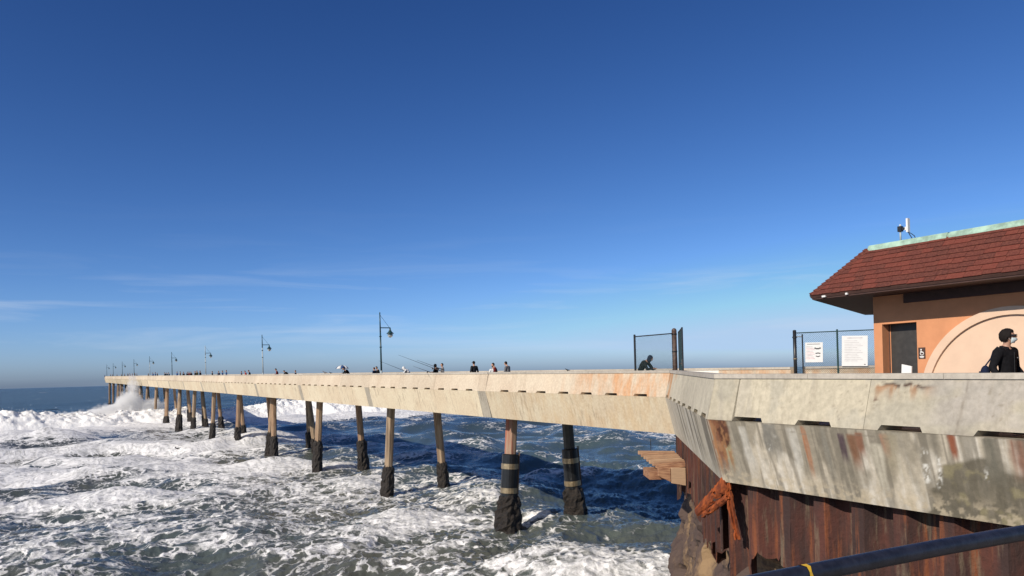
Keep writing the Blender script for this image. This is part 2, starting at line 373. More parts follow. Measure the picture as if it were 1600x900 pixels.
def sea_mat():
    m = NT('sea_water_and_foam')
    d = m.attr('foam').outputs['Fac']
    warp = m.new('ShaderNodeTexNoise'); warp.inputs['Scale'].default_value = .22; warp.inputs['Detail'].default_value = 4; m.l(m.pos(), warp.inputs['Vector'])
    sc = m.new('ShaderNodeVectorMath', operation='SCALE'); m.l(warp.outputs['Color'], sc.inputs[0]); sc.inputs['Scale'].default_value = 5.0
    ad = m.new('ShaderNodeVectorMath', operation='ADD'); m.l(m.pos(), ad.inputs[0]); m.l(sc.outputs[0], ad.inputs[1])
    wv = ad.outputs[0]
    n1 = m.noise(wv, .55, 10, .70, .3)
    vor = m.new('ShaderNodeTexVoronoi'); vor.feature = 'DISTANCE_TO_EDGE'; vor.inputs['Scale'].default_value = .75
    w2 = m.new('ShaderNodeTexNoise'); w2.inputs['Scale'].default_value = 1.1; w2.inputs['Detail'].default_value = 5; m.l(m.pos(), w2.inputs['Vector'])
    s2 = m.new('ShaderNodeVectorMath', operation='SCALE'); m.l(w2.outputs['Color'], s2.inputs[0]); s2.inputs['Scale'].default_value = 2.2
    a2 = m.new('ShaderNodeVectorMath', operation='ADD'); m.l(wv, a2.inputs[0]); m.l(s2.outputs[0], a2.inputs[1]); m.l(a2.outputs[0], vor.inputs['Vector'])
    lace = m.rng(vor.outputs['Distance'], .0, .16, 1, 0)
    # pattern height 0..1, foam where it beats 1 - density
    pat = m.math('ADD', m.math('MULTIPLY', m.rng(n1, .24, .76, 0, 1, False), .78), m.math('MULTIPLY', lace, .24))
    thr = m.math('SUBTRACT', 1.0, d)
    diff = m.math('SUBTRACT', pat, thr)
    f = m.rng(diff, -.08, .20)
    thin = m.rng(m.noise(wv, 1.9, 8, .72), .34, .58, .48, 1.0)
    f = m.math('MULTIPLY', f, thin)
    depthn = m.noise(m.pos(), .06, 3)
    rr = m.new('ShaderNodeVectorMath', operation='LENGTH'); m.l(m.pos(), rr.inputs[0])
    surf = m.rng(rr.outputs['Value'], 70, 210)
    dn_ = m.new('ShaderNodeVectorMath', operation='DOT_PRODUCT'); m.l(m.pos(), dn_.inputs[0]); dn_.inputs[1].default_value = (N[0], N[1], 0)
    side = m.rng(dn_.outputs['Value'], float(A0 @ N) + 1, float(A0 @ N) + 18)
    shal = m.mix(m.rng(depthn, .4, .6), (.090, .096, .082), (.074, .092, .090)); shal = m.mix(side, shal, (.066, .098, .104))
    wc = m.mix(surf, shal, (.014, .024, .034))
    foamc = m.mix(m.rng(m.noise(wv, .9, 6, .6), .35, .65), (.78, .78, .79), (.92, .915, .91))
    m.color(m.mix(f, wc, foamc))
    m.rough(m.rng(f, 0, 1, .16, .85, False), .5)
    m.b.inputs['IOR'].default_value = 1.33
    m.l(m.rng(rr.outputs['Value'], 150, 450, .5, .12), m.b.inputs['Specular IOR Level'])
    bh = m.math('ADD', m.math('MULTIPLY', m.noise(m.pos((1, 1, .3)), 2.2, 6, .62), .7), m.math('MULTIPLY', f, .55))
    far_ = m.rng(rr.outputs['Value'], 160, 330); bh = m.math('ADD', bh, m.math('MULTIPLY', far_, m.math('MULTIPLY', m.noise(m.pos((1, 1, .3)), .22, 5, .6), 60.0)))
    m.bump(bh, .55, .22)
    return m.mat
M['sea'] = sea_mat()
sea = link('sea', make_sea(), M['sea']); tag(sea, 'foamy surf and blue swell reaching out to the horizon', 'sea', kind='structure')

def foam_mat():
    m = NT('breaker_foam'); a = m.noise(m.pos(), .8, 6, .6)
    m.color(m.mix(m.rng(a, .35, .65), (.80, .80, .80), (.90, .89, .87))); m.rough(.95, .1)
    m.b.inputs['Subsurface Weight'].default_value = .0
    m.bump(m.noise(m.pos(), 2.2, 6, .7), .8, .3); return m.mat
M['foam'] = foam_mat()
def breaker(name, s0, o0, o1, hgt, seed, lab):
    oo = np.arange(o0, o1, .35); nn = 44
    t = np.linspace(0, 1, nn)
    O, T = np.meshgrid(oo, t, indexing='ij')
    hh = hgt * (.30 + 1.35 * fbm(O / 11, O * 0 + 3, seed, 4)) * sstep(o0, o0 + 10, O) * (1 - sstep(o1 - 14, o1, O))
    front = 4.2
    q = np.where(T < .5, -front + front * (T / .5) ** .8, (T - .5) / .5 * 12.0)
    zz = np.where(T < .5, np.sin(T / .5 * math.pi / 2) ** .85, np.exp(-((T - .5) / .5 * 1.9) ** 1.5))
    S = s0 + q + 9 * (fbm(O / 26, O * 0, seed + 5, 3) - .5)
    lump = fbm(O / 2.4 + 3 * T, T * 5 + O / 7, seed + 9, 5, .62) - .5
    lump2 = fbm(O / .75, T * 16, seed + 19, 4, .7) - .5
    k = np.sin(np.clip(T, 0, 1) * math.pi) ** .5
    Z = hh * zz + k * (lump * 1.7 + lump2 * .95) * (.3 + .7 * sstep(o0, o0 + 10, O)) - .35 * (T < .02) - .5 * (T > .98)
    S = S - k * (lump * 2.0 + lump2 * 1.1)
    X = A0[0] + U[0] * S + N[0] * O; Y = A0[1] + U[1] * S + N[1] * O
    nr, nc = O.shape
    v = np.stack([X.ravel(), Y.ravel(), Z.ravel()], 1)
    i = np.arange((nr - 1) * (nc - 1)); a = (i // (nc - 1)) * nc + i % (nc - 1)
    me = mesh(name, v, np.stack([a, a + nc, a + nc + 1, a + 1], 1)[:, ::-1])
    ob = link(name, me, M['foam'], None, True); tag(ob, lab, 'wave', kind='stuff'); return ob
breaker('breaking_wave', 173, -95, 95, 3.3, 3, 'tall white breaking wave rolling in under the far part of the pier')

def droplets():
    g = np.random.default_rng(31); n = 9000
    o = g.uniform(-92, 80, n); hh = 3.3 * (.30 + 1.35 * fbm(o / 11, o * 0 + 3, 3, 4)); s = 173 + 9 * (fbm(o / 26, o * 0, 8, 3) - .5) + g.normal(-.5, 1.6, n)
    z = hh * np.clip(1.0 - np.abs(s - 172.5) / 9, .3, 1) + g.exponential(.42, n) - .25; keep = vn(o / 3.2, o * 0 + 1, 77) > g.random(n) * .8; o, s, z = o[keep], s[keep], z[keep]; n = len(o)
    x = A0[0] + U[0] * s + N[0] * o; y = A0[1] + U[1] * s + N[1] * o; r = g.uniform(.03, .10, n)
    d = np.array([(1, 1, 1), (1, -1, -1), (-1, 1, -1), (-1, -1, 1)]) / 1.7
    V = (np.stack([x, y, z], 1)[:, None, :] + d[None] * r[:, None, None]).reshape(-1, 3); b = np.arange(n)[:, None] * 4
    F = np.concatenate([b + np.array(f) for f in ((0, 1, 2), (0, 3, 1), (0, 2, 3), (1, 3, 2))])
    tag(link('spray_droplets', mesh('spray_droplets', V, F), M['foam']), 'fine white droplets flying above the crest of the breaking wave', 'spray', kind='stuff')
droplets()
def spray_mat():
    m = bpy.data.materials.new('sea_spray'); m.use_nodes = True; t = m.node_tree; t.nodes.clear()
    o = t.nodes.new('ShaderNodeOutputMaterial'); v = t.nodes.new('ShaderNodeVolumePrincipled')
    v.inputs['Color'].default_value = (.97, .97, .97, 1); v.inputs['Anisotropy'].default_value = .1
    tc_ = t.nodes.new('ShaderNodeTexCoord'); l = t.links.new
    n = t.nodes.new('ShaderNodeTexNoise'); n.inputs['Scale'].default_value = .42; n.inputs['Detail'].default_value = 6; n.inputs['Roughness'].default_value = .62; n.inputs['Distortion'].default_value = .5
    l(tc_.outputs['Object'], n.inputs['Vector'])
    acc = None
    for c, rd, wt in (((0, -4.0, 1.0), (5.5, 11.0, 5.0), 1.2), ((0, -.5, 4.0), (3.0, 6.0, 6.0), 1.2), ((0, .3, 8.2), (1.8, 2.4, 6.0), 1.05), ((0, 4.0, 3.0), (3, 5.0, 4.4), 1.1), ((1, -12, .8), (5, 9, 3.6), 1.0)):
        s_ = t.nodes.new('ShaderNodeVectorMath'); s_.operation = 'SUBTRACT'; l(tc_.outputs['Object'], s_.inputs[0]); s_.inputs[1].default_value = c
        dv = t.nodes.new('ShaderNodeVectorMath'); dv.operation = 'DIVIDE'; l(s_.outputs[0], dv.inputs[0]); dv.inputs[1].default_value = rd
        ln = t.nodes.new('ShaderNodeVectorMath'); ln.operation = 'LENGTH'; l(dv.outputs[0], ln.inputs[0])
        mr = t.nodes.new('ShaderNodeMapRange'); mr.inputs['From Min'].default_value = 0; mr.inputs['From Max'].default_value = 1.15; mr.inputs['To Min'].default_value = wt; mr.inputs['To Max'].default_value = 0; l(ln.outputs['Value'], mr.inputs['Value'])
        mr.interpolation_type = 'SMOOTHSTEP'
        if acc is None: acc = mr.outputs[0]
        else:
            mx = t.nodes.new('ShaderNodeMath'); mx.operation = 'MAXIMUM'; l(acc, mx.inputs[0]); l(mr.outputs[0], mx.inputs[1]); acc = mx.outputs[0]
    nn = t.nodes.new('ShaderNodeMapRange'); nn.inputs['From Min'].default_value = .25; nn.inputs['From Max'].default_value = .75; nn.inputs['To Min'].default_value = -.95; nn.inputs['To Max'].default_value = -.02; l(n.outputs['Fac'], nn.inputs['Value'])
    sm = t.nodes.new('ShaderNodeMath'); sm.operation = 'ADD'; l(acc, sm.inputs[0]); l(nn.outputs[0], sm.inputs[1])
    dn = t.nodes.new('ShaderNodeMapRange'); dn.inputs['From Min'].default_value = 0; dn.inputs['From Max'].default_value = .45; dn.inputs['To Min'].default_value = 0; dn.inputs['To Max'].default_value = 2.4; l(sm.outputs[0], dn.inputs['Value'])
    l(dn.outputs[0], v.inputs['Density']); l(v.outputs[0], o.inputs['Volume'])
    return m
M['spray'] = spray_mat()
sp = MB().box(-6, 6, -19, 8, -1, 14).build('wave_spray', M['spray'])
sp.location = SO(188, -2.0, 0); sp.rotation_euler = (0, 0, math.atan2(U[1], U[0]) + math.pi)
# local +x looks to shore, local y runs along the crest
tag(sp, 'plume of white spray thrown up against the far piles', 'spray', kind='stuff')

# ================================================================ the pier
SEND = 14.1 + 17.8 * 17 + .9
TM = math.tan(math.atan2(7.66, 9.7) / 2)
class Seg:
    def __init__(s, p0, p1, m0=0.0, m1=0.0):
        s.p0 = np.array(p0, float); s.p1 = np.array(p1, float)
        s.x0 = A0 + U * p0[0] + N * p0[1]; x1 = A0 + U * p1[0] + N * p1[1]
        d = x1 - s.x0; s.L = float(np.hypot(*d)); s.e = d / s.L; s.m = np.array([s.e[1], -s.e[0]]); s.m0 = m0; s.m1 = m1
    def pos(s, q, off, h):
        q = np.asarray(q, float); off = np.asarray(off, float); h = np.asarray(h, float)
        q, off, h = np.broadcast_arrays(q, off, h)
        f = q / s.L; qq = q + off * (s.m0 * (1 - f) + s.m1 * f)
        sv = s.p0[0] + (s.p1[0] - s.p0[0]) * f
        xy = s.x0 + qq[..., None] * s.e + off[..., None] * s.m
        return np.concatenate([xy, (EYE + SLOPE * sv - PH + h)[..., None]], -1)
SN = Seg((-26, ONEAR), (-10, ONEAR), 0, -TM)
SOB = Seg((-10, ONEAR), (-.3, 0), TM, TM)
SP = Seg((-.3, 0), (SEND, 0), -TM, 0)
SPF = Seg((-.3, 0), (SEND, 0), 0, 0)
FP = Seg((SEND, PW), (-.3, PW), 0, -TM)
FPF = Seg((SEND, PW), (-.3, PW), 0, 0)
FOB = Seg((-.3, PW), (-10, PW - ONEAR), TM, TM)
FN_ = Seg((-10, PW - ONEAR), (-26, PW - ONEAR), -TM, 0)

def panel_mesh(seg, q0, q1, slots, du=1.0, nv=3, colfn=None, gap=.012):
    """parapet panel: battered outer face, notched drain slots along the bottom, inner face, ends and top"""
    q0 += gap / 2; q1 -= gap / 2; H = PH - .1; hs = .10
    cols = set(np.round(np.linspace(q0, q1, max(2, int((q1 - q0) / du) + 1)), 4)); ed = {}
    for c in slots:
        cols = {u for u in cols if not (abs(abs(u - c) - .40) < .06)}
        for sg in (-1, 1): u = round(c + sg * .40, 4); cols.add(u); ed[u] = (c + sg * .43, c + sg * .37)
    cols = sorted(cols); n = len(cols)
    rows = [0, hs] + list(np.linspace(hs, H, nv + 1)[1:])
    V = []; F = []; C = []
    def inside(i): m_ = (cols[i] + cols[i + 1]) / 2; return any(abs(m_ - c) < .40 for c in slots)
    def surf(offs, rws, flip):
        b = len(V)
        for j, h in enumerate(rws):
            q = np.array([ed[u][0 if j == 0 else 1] if (u in ed and j < 2) else u for u in cols])
            P = seg.pos(q, offs(h), h); V.extend(P.tolist())
            C.extend((colfn(q, np.full(n, h)) if colfn else np.ones((n, 3))).tolist())
        for j in range(len(rws) - 1):
            for i in range(n - 1):
                if j == 0 and inside(i): continue
                f = (b + j*n+i, b + j*n+i+1, b + (j+1)*n+i+1, b + (j+1)*n+i); F.append(f if not flip else f[::-1])
        return b
    b0 = surf(lambda h: .24 * h / PH, rows, True)
    b1 = surf(lambda h: .56 - .10 * h / PH, [0, hs, H], False)
    for i in range(n - 1):
        if inside(i): F.append((b0+n+i, b0+n+i+1, b1+n+i+1, b1+n+i))
        F.append((b0+(len(rows)-1)*n+i, b0+(len(rows)-1)*n+i+1, b1+2*n+i+1, b1+2*n+i)[::-1])
    for i, u in enumerate(cols):
        if u in ed: F.append((b0+i, b0+n+i, b1+n+i, b1+i))
    for i in (0, n - 1):
        ring = [b0 + j*n + i for j in range(len(rows))] + [b1+2*n+i, b1+n+i, b1+i]; F.append(tuple(ring))
    me = mesh('parapet_panel', V, F)
    if colfn:
        a = me.color_attributes.new('Col', 'FLOAT_COLOR', 'POINT'); a.data.foreach_set('color', np.c_[np.array(C) * KA, np.ones(len(C))].astype(np.float32).ravel())
    return me
def cap_mesh(seg, q0, q1, gap=.01):
    q0 += gap / 2; q1 -= gap / 2; m = MB(); pts = []
    a, b_, h0, h1 = .185, .51, PH - .1, PH
    for h in (h0, h1):
        for q, of in ((q0, a), (q1, a), (q1, b_), (q0, b_)): pts.append(seg.pos(q, of, h))
    m.hexa(pts); return mesh('cap_slab', m.v, m.f)
def strip(seg, q0, q1, o0, h0, o1, h1, du, dv, colfn):
    qs = np.linspace(q0, q1, max(2, int((q1 - q0) / du) + 1)); n = len(qs); k = max(2, int(abs(h1 - h0) / dv) + 1); V = []; C = []
    for t in np.linspace(0, 1, k):
        h = h0 + (h1 - h0) * t; V.append(seg.pos(qs, o0 + (o1 - o0) * t, h)); C.append(colfn(qs, np.full(n, h)))
    V = np.concatenate(V); C = np.concatenate(C); F = [(j*n+i, j*n+i+1, (j+1)*n+i+1, (j+1)*n+i) for j in range(k - 1) for i in range(n - 1)]
    return V, C, F, n, k
def girder_mesh(seg, q0, q1, colfn, du=.03, dv=.03):
    V, C, F, n, k = strip(seg, q0, q1, 0, -.004, .35, -GH, du, dv, colfn)
    V = V.tolist(); C = C.tolist(); b = len(V); e = (k - 1) * n
    for q, of, h in ((q0, .9, -GH), (q1, .9, -GH), (q0, .9, -.008), (q1, .9, -.008)): V.append(seg.pos(q, of, h).tolist()); C.append([.3, .27, .22])
    F.append(tuple(range(e, e + n)) + (b + 1, b)); F.append((b, b + 1, b + 3, b + 2)); F.append(tuple(range(n - 1, -1, -1)) + (b + 2, b + 3))
    F.append(tuple(j * n for j in range(k)) + (b, b + 2)); F.append(tuple(j * n + n - 1 for j in range(k)) + (b + 1, b + 3))
    me = mesh('girder', V, F); a = me.color_attributes.new('Col', 'FLOAT_COLOR', 'POINT')
    a.data.foreach_set('color', np.c_[np.array(C) * KA, np.ones(len(C))].astype(np.float32).ravel())
    return me

# ---- stains of the concrete nearest the shore (albedo by position on the face)
def lerp(a, b, f): f = np.asarray(f)[:, None]; return a * (1 - f) + np.array(b) * f
def streak(c, q, h, q0, wd, h0, h1, rgb, a=1.0, sd_=0):
    """a run of stain starting at height h0 and fading out at h1"""
    wv = wd * (.55 + .9 * fbm(q * 0 + q0, h * 2.2, 300 + sd_, 3)); cx = q0 + .05 * (vn(h * 3, q0 + 0 * h, 310 + sd_) - .5)
    f = np.exp(-np.abs((q - cx) / (wv * .55)) ** 6) * sstep(h0 + .02, h0 - .05, h) * sstep(h1, h1 + (h0 - h1) * .55, h)
    f = f * (.6 + .8 * vn(q * 30, h * 2, 320 + sd_)) * 1.15
    return lerp(c, rgb, np.clip(f * a, 0, 1))
def qn(t): return -13.37 + t + 26          # position along the near segment from the layout parameter
def col_near_girder(q, h):
    s1 = fbm(q * 4.5, h * .45, 101, 5, .6); s2 = fbm(q * 1.1, h * .6, 111, 4); b = fbm(q * 1.6, h * 1.6, 121, 5, .6)
    c = np.tile(np.array([.50, .445, .355]), (len(q), 1))
    c = lerp(c, (.60, .555, .475), sstep(.48, .60, s1))
    c = lerp(c, (.27, .24, .185), sstep(.50, .60, s2) * .85)
    c = lerp(c, (.17, .152, .12), sstep(.54, .64, fbm(q * 7, h * .4, 131, 4)) * .7)
    # dark damp patch with a ragged edge towards the shore
    edge = qn(-2.0) + .75 * (-h - .75) * .9 + .5 * (fbm(h * 3, q * 2, 141, 5) - .5)
    dk = sstep(.04, -.04, q - edge) * sstep(-.40, -.50, h + .5 * (fbm(q * 1.5, h * 1.5, 146, 3) - .5))
    c = lerp(c, (.118, .104, .076), dk * .92)
    c = lerp(c, (.25, .22, .13), dk * sstep(.54, .64, fbm(q * 2.2, h * 2.2, 151, 5)) * .8)
    for t, w_, h0, h1, rgb, a in ((.74, .11, 0, -1.25, (.36, .165, .085), .9), (.28, .12, 0, -1.2, (.22, .205, .17), .8), (-.10, .14, -.10, -.8, (.075, .05, .06), .95), (-.34, .20, -.10, -.95, (.19, .10, .06), .9),
                                  (-.52, .14, -.06, -.65, (.22, .11, .07), .8), (-1.02, .14, -.06, -.6, (.33, .18, .12), .85), (-1.12, .3, -.05, -1.1, (.30, .26, .18), .5), (-2.28, .12, .02, -.5, (.25, .09, .05), .95), (1.62, .34, 0, -1.0, (.20, .19, .165), .85),
                                  (1.05, .2, -.05, -1.4, (.52, .50, .45), .6), (2.35, .25, -.1, -1.5, (.50, .48, .43), .6), (-.8, .2, -.25, -1.5, (.50, .46, .37), .6), (-2.9, .2, 0, -1.0, (.16, .15, .12), .7), (-3.3, .25, 0, -.8, (.25, .12, .08), .6),
                                  (2.95, .22, 0, -1.3, (.33, .28, .16), .8), (3.18, .22, .02, -1.45, (.17, .07, .04), 1.0), (3.02, .42, .04, -.7, (.11, .048, .03), 1.3), (3.2, .30, .04, -1.1, (.20, .085, .045), 1.0), (3.30, .08, 0, -1.5, (.34, .17, .08), .8)):
        c = streak(c, q, h, qn(t), w_, h0, h1, rgb, a, int(abs(t) * 100))
    # ragged spall at the corner
    d = np.hypot((q - qn(3.0)) / .15, (h + .32) / .26) + 1.5 * (fbm(q * 7, h * 7, 161, 4) - .5)
    c = lerp(c, (.085, .036, .022), sstep(1.1, .7, d)); c = lerp(c, (.30, .15, .07), sstep(.50, .62, fbm(q * 11, h * 5, 165, 4)) * sstep(qn(2.75), qn(2.95), q) * sstep(-1.3, -.9, h) * .8)
    # droppings and lime
    for t, w_, h0, h1 in ((-1.98, .028, -.36, -.95), (-1.75, .055, -.28, -1.0), (-1.9, .04, -.75, -1.05), (-2.75, .025, -.5, -.85), (1.72, .03, -.45, -.7), (2.1, .02, -.3, -.55), (1.5, .03, -.2, -.35)):
        sp_ = np.exp(-np.abs((q - qn(t) + .12 * (h - h0)) / w_) ** 2) * sstep(h0 + .03, h0 - .05, h) * sstep(h1, h1 + .15, h) * sstep(.46, .62, fbm(q * 34, h * 22, 171, 3)) * .85
        c = lerp(c, (.74, .73, .68), sp_)
    c = lerp(c, (.47, .40, .29), sstep(-.95, -1.4, h) * sstep(.50, .62, fbm(q * 9, h * 9, 181, 4)) * .75)
    c = lerp(c, (.14, .12, .09), sstep(-.03, 0, h) * .6 * sstep(.35, .6, s1))
    for cx in (.9, -.75): c = lerp(c, (.16, .14, .11), np.exp(-((h + .16 + .04 * np.sin(q * 3)) / .008) ** 2) * np.exp(-((q - qn(cx)) / .5) ** 2) * .6)
    return c * (.86 + .28 * b)[:, None]
def col_near_parapet(q, h):
    b = fbm(q * 1.4, h * 1.4, 201, 5, .6); s1 = fbm(q * 3, h * .5, 205, 4)
    c = np.tile(np.array([.50, .45, .345]), (len(q), 1))
    c = lerp(c, (.43, .395, .315), sstep(.48, .66, b))
    c = lerp(c, (.42, .385, .35), sstep(qn(-1.2), qn(-2.2), q) * .75 * sstep(.36, .6, fbm(q, h * 2, 208, 3)))
    c = lerp(c, (.36, .33, .28), sstep(.60, .72, s1) * .45)
    c = lerp(c, (.33, .31, .27), sstep(.62, 1.0, h) * sstep(.50, .66, fbm(q * 4, h * 3, 211, 5)) * .8 * sstep(qn(.2), qn(-.9), q))
    pits = sstep(.90, .94, vn(q * 17, h * 17, 221)) * sstep(.5, .6, fbm(q * 2, h * 2, 223, 3)); c = lerp(c, (.30, .26, .20), pits * .6)
    # rusting crack under the cap by the joint
    ln = .83 + .05 * (fbm(q * 5, q * 0, 231, 4) - .5) * 2
    win = sstep(qn(-2.0), qn(-1.5), q) * sstep(qn(-.62), qn(-.70), q)
    c = lerp(c, (.06, .03, .022), np.exp(-((h - ln) / .032) ** 2) * win * sstep(.34, .42, fbm(q * 8, q * 0, 235, 3)))
    c = lerp(c, (.36, .21, .12), sstep(ln + .02, ln - .02, h) * sstep(.50, .80, h) * win * sstep(.34, .54, fbm(q * 7, h * 1.5, 237, 4)) * .95)
    c = lerp(c, (.12, .06, .04), np.exp(-(np.hypot((q - qn(-.78)) / .05, (h - .52) / .09)) ** 2) * sstep(.4, .55, fbm(q * 20, h * 20, 239, 3)))
    # hairline cracks
    for q0, slope, h0, h1 in ((-.1, .45, .1, .4), (-2.35, -.12, .05, 1.0), (-1.6, 1.2, .75, .95), (-3.6, .3, .0, .35)):
        x = q - qn(q0) - slope * (h - h0) + .05 * (fbm(h * 6, h * 0 + q0, 241, 4) - .5)
        c = lerp(c, (.22, .19, .16), np.exp(-(x / .012) ** 2) * sstep(h0, h0 + .05, h) * sstep(h1, h1 - .05, h) * .6)
    c = lerp(c, (.27, .23, .18), sstep(.10, 0, h) * .35 * sstep(.4, .6, s1))
    return c * (.90 + .2 * fbm(q * 6, h * 6, 251, 4))[:, None]
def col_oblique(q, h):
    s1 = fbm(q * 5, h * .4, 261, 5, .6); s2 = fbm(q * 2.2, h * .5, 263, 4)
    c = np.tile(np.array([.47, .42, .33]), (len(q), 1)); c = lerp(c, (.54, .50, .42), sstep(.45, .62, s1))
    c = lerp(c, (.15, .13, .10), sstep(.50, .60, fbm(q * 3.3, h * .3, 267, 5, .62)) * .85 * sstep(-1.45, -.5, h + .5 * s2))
    c = lerp(c, (.62, .54, .42), sstep(8.5, 11.8, q) * .7)
    c = lerp(c, (.36, .18, .09), sstep(.35, .0, q + .12 * (h + .7)) * .8 * sstep(.3, .6, s2))
    return c * (.88 + .24 * fbm(q * 3, h * 3, 269, 4))[:, None]
def col_oblique_parapet(q, h):
    s1 = fbm(q * 3, h * .5, 271, 4)
    c = np.tile(np.array([.56, .51, .40]), (len(q), 1)); c = lerp(c, (.48, .43, .34), sstep(.5, .68, s1) * .7)
    c = lerp(c, (.50, .25, .11), sstep(9.2, 11.0, q + 1.5 * (h - .5)) * sstep(.35, .6, fbm(q * 2, h * 1.1, 275, 4)) * .9)
    return c * (.90 + .2 * fbm(q * 5, h * 5, 279, 4))[:, None]

pier = empty('fishing_pier', SO(0, PW / 2, 0)); tag(pier, 'long cream concrete fishing pier on splayed piles running out through the surf', 'pier')
_inv = Matrix.Translation(-pier.location)
def child(name, me, mat, parent=pier, smooth=False):
    o = link(name, me, mat, parent, smooth)
    o.matrix_parent_inverse = parent.matrix_basis.inverted(); return o
def share(src, vec):
    o = src.copy(); col.objects.link(o); o.location = src.location + Vector(vec); return o
# panels nearest the shore
for (sa, sb, sl) in ((-26, -20.2, (-25, -23.2, -21.6)), (-20.2, -14.0, (-19.6, -18.0, -16.45, -14.72)), (-14.0, -10.75, (-12.88, -11.18)), (-10.75, -10.0, ())):
    nearv = sb > -19; du = .032 if nearv else .2
    child('parapet_panel', panel_mesh(SN, sa + 26, sb + 26, [x + 26 for x in sl], du, 28 if nearv else 5, col_near_parapet), M['painted'])
for sa, sb in ((-26, -22), (-22, -17.4), (-17.4, -15.4), (-15.4, -12.6), (-12.6, -10)): child('cap_slab', cap_mesh(SN, sa + 26, sb + 26), M['cap'])
child('girder', girder_mesh(SN, 5.5, 16.0, col_near_girder), M['painted']); child('girder', girder_mesh(SN, 0, 5.49, col_near_girder, .2, .2), M['painted'])
for k in range(4):
    q0 = SOB.L / 4 * k; q1 = SOB.L / 4 * (k + 1)
    child('parapet_panel', panel_mesh(SOB, q0, q1, [q0 + .75, q0 + 2.35], .06, 16, col_oblique_parapet), M['painted'])
    child('cap_slab', cap_mesh(SOB, q0, q1), M['cap'])
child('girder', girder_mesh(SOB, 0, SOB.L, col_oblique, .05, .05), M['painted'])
# the long straight run
for sa, sb, sl in ((-.3, 1.75, (1.19,)), (1.75, 7.7, (3.1, 4.87, 6.65)), (7.7, 14.1, (8.55, 10.3, 12.05))):
    child('parapet_panel', panel_mesh(SP, sa + .3, sb + .3, [x + .3 for x in sl], .3, 6), M['parapet']); child('cap_slab', cap_mesh(SP, sa + .3, sb + .3), M['cap'])
def profile_mesh(name, s0, s1, top=-.004, inset=0.0, head=False):
    sA, sB = (SP, FP) if head else (SPF, FPF); V = []; n = 2
    for s in (s0, s1):
        q = s + .3; qf = SEND - s
        for sg, qq, off, h in ((sA, q, inset, top), (sA, q, .35 + inset, -GH + inset), (sB, qf, .35 + inset, -GH + inset), (sB, qf, inset, top)): V.append(sg.pos(qq, off, h))
    F = [(0, 1, 5, 4), (1, 2, 6, 5), (2, 3, 7, 6), (3, 0, 4, 7), (3, 2, 1, 0), (4, 5, 6, 7)]
    return mesh(name, V, F)
child('girder', profile_mesh('girder', -.3, 14.095, head=True), M['girder'])
PL = 16.9 / 3; step = lambda k: (U[0] * 17.8 * k, U[1] * 17.8 * k, SLOPE * 17.8 * k)
ed = 14.1 + .9
proto = []
proto.append(child('closure_strip', profile_mesh('closure_strip', 14.1, 15.0, -.006, .006), M['closure']))
proto.append(child('closure_panel', panel_mesh(SPF, 14.4, 15.3, (), .5, 3), M['parapet']))
proto.append(child('closure_panel', panel_mesh(FPF, SEND - 15.0, SEND - 14.1, (), .5, 3), M['parapet']))
last = 17
for o in list(proto):
    for k in range(1, last + 1): share(o, step(k))
rep = [child('girder', profile_mesh('girder', 15.005, 31.895), M['girder'])]
for i in range(3):
    a = ed + PL * i
    rep.append(child('parapet_panel', panel_mesh(SPF, a + .3, a + PL + .3, [a + .3 + x for x in (1.0, 2.82, 4.63)], .5, 3), M['parapet']))
    rep.append(child('parapet_panel', panel_mesh(FPF, SEND - a - PL, SEND - a, [SEND - a - x for x in (1.0, 2.82, 4.63)], .5, 3), M['parapet']))
rep.append(child('cap_slab', cap_mesh(SPF, 14.4, 32.2), M['cap'])); rep.append(child('cap_slab', cap_mesh(FPF, SEND - 31.9, SEND - 14.1), M['cap']))
for o in rep:
    for k in range(1, last): share(o, step(k))
# far side of the pier's root, with one whitewashed panel
for sa, sb, m_ in ((-.3, 4.0, 'parapet'), (4.0, 7.2, 'white_paint'), (7.2, 14.1, 'parapet')):
    child('parapet_panel', panel_mesh(FP, SEND - sb, SEND - sa, [SEND - (sa + sb) / 2], .5, 3), M[m_]); child('cap_slab', cap_mesh(FP, SEND - sb, SEND - sa), M['cap'])
for k in range(4):
    q0 = FOB.L / 4 * k; q1 = q0 + FOB.L / 4
    child('parapet_panel', panel_mesh(FOB, q0, q1, [q0 + .75, q0 + 2.35], .5, 3), M['parapet']); child('cap_slab', cap_mesh(FOB, q0, q1), M['cap'])
for k in range(3):
    q0 = FN_.L / 3 * k; q1 = q0 + FN_.L / 3
    child('parapet_panel', panel_mesh(FN_, q0, q1, [q0 + .9, q0 + 2.7, q0 + 4.4], .5, 3), M['parapet']); child('cap_slab', cap_mesh(FN_, q0, q1), M['cap'])
for sg in (FOB, FN_): child('girder', girder_mesh(sg, 0, sg.L, lambda q, h: np.tile(np.array([.5, .45, .36]), (len(q), 1)), 1.5, .7), M['painted'])
# end wall of the pier head
endp = MB(); s1 = SEND
endp.hexa([SPF.pos(SEND + .3 - .3, .25, -.01), FPF.pos(.3, .25, -.01), FPF.pos(0, .25, -.01), SPF.pos(SEND + .3, .25, -.01), SPF.pos(SEND, .25, PH), FPF.pos(.3, .25, PH), FPF.pos(0, .25, PH), SPF.pos(SEND + .3, .25, PH)])
child('end_parapet', mesh('end_parapet', endp.v, endp.f), M['parapet'])
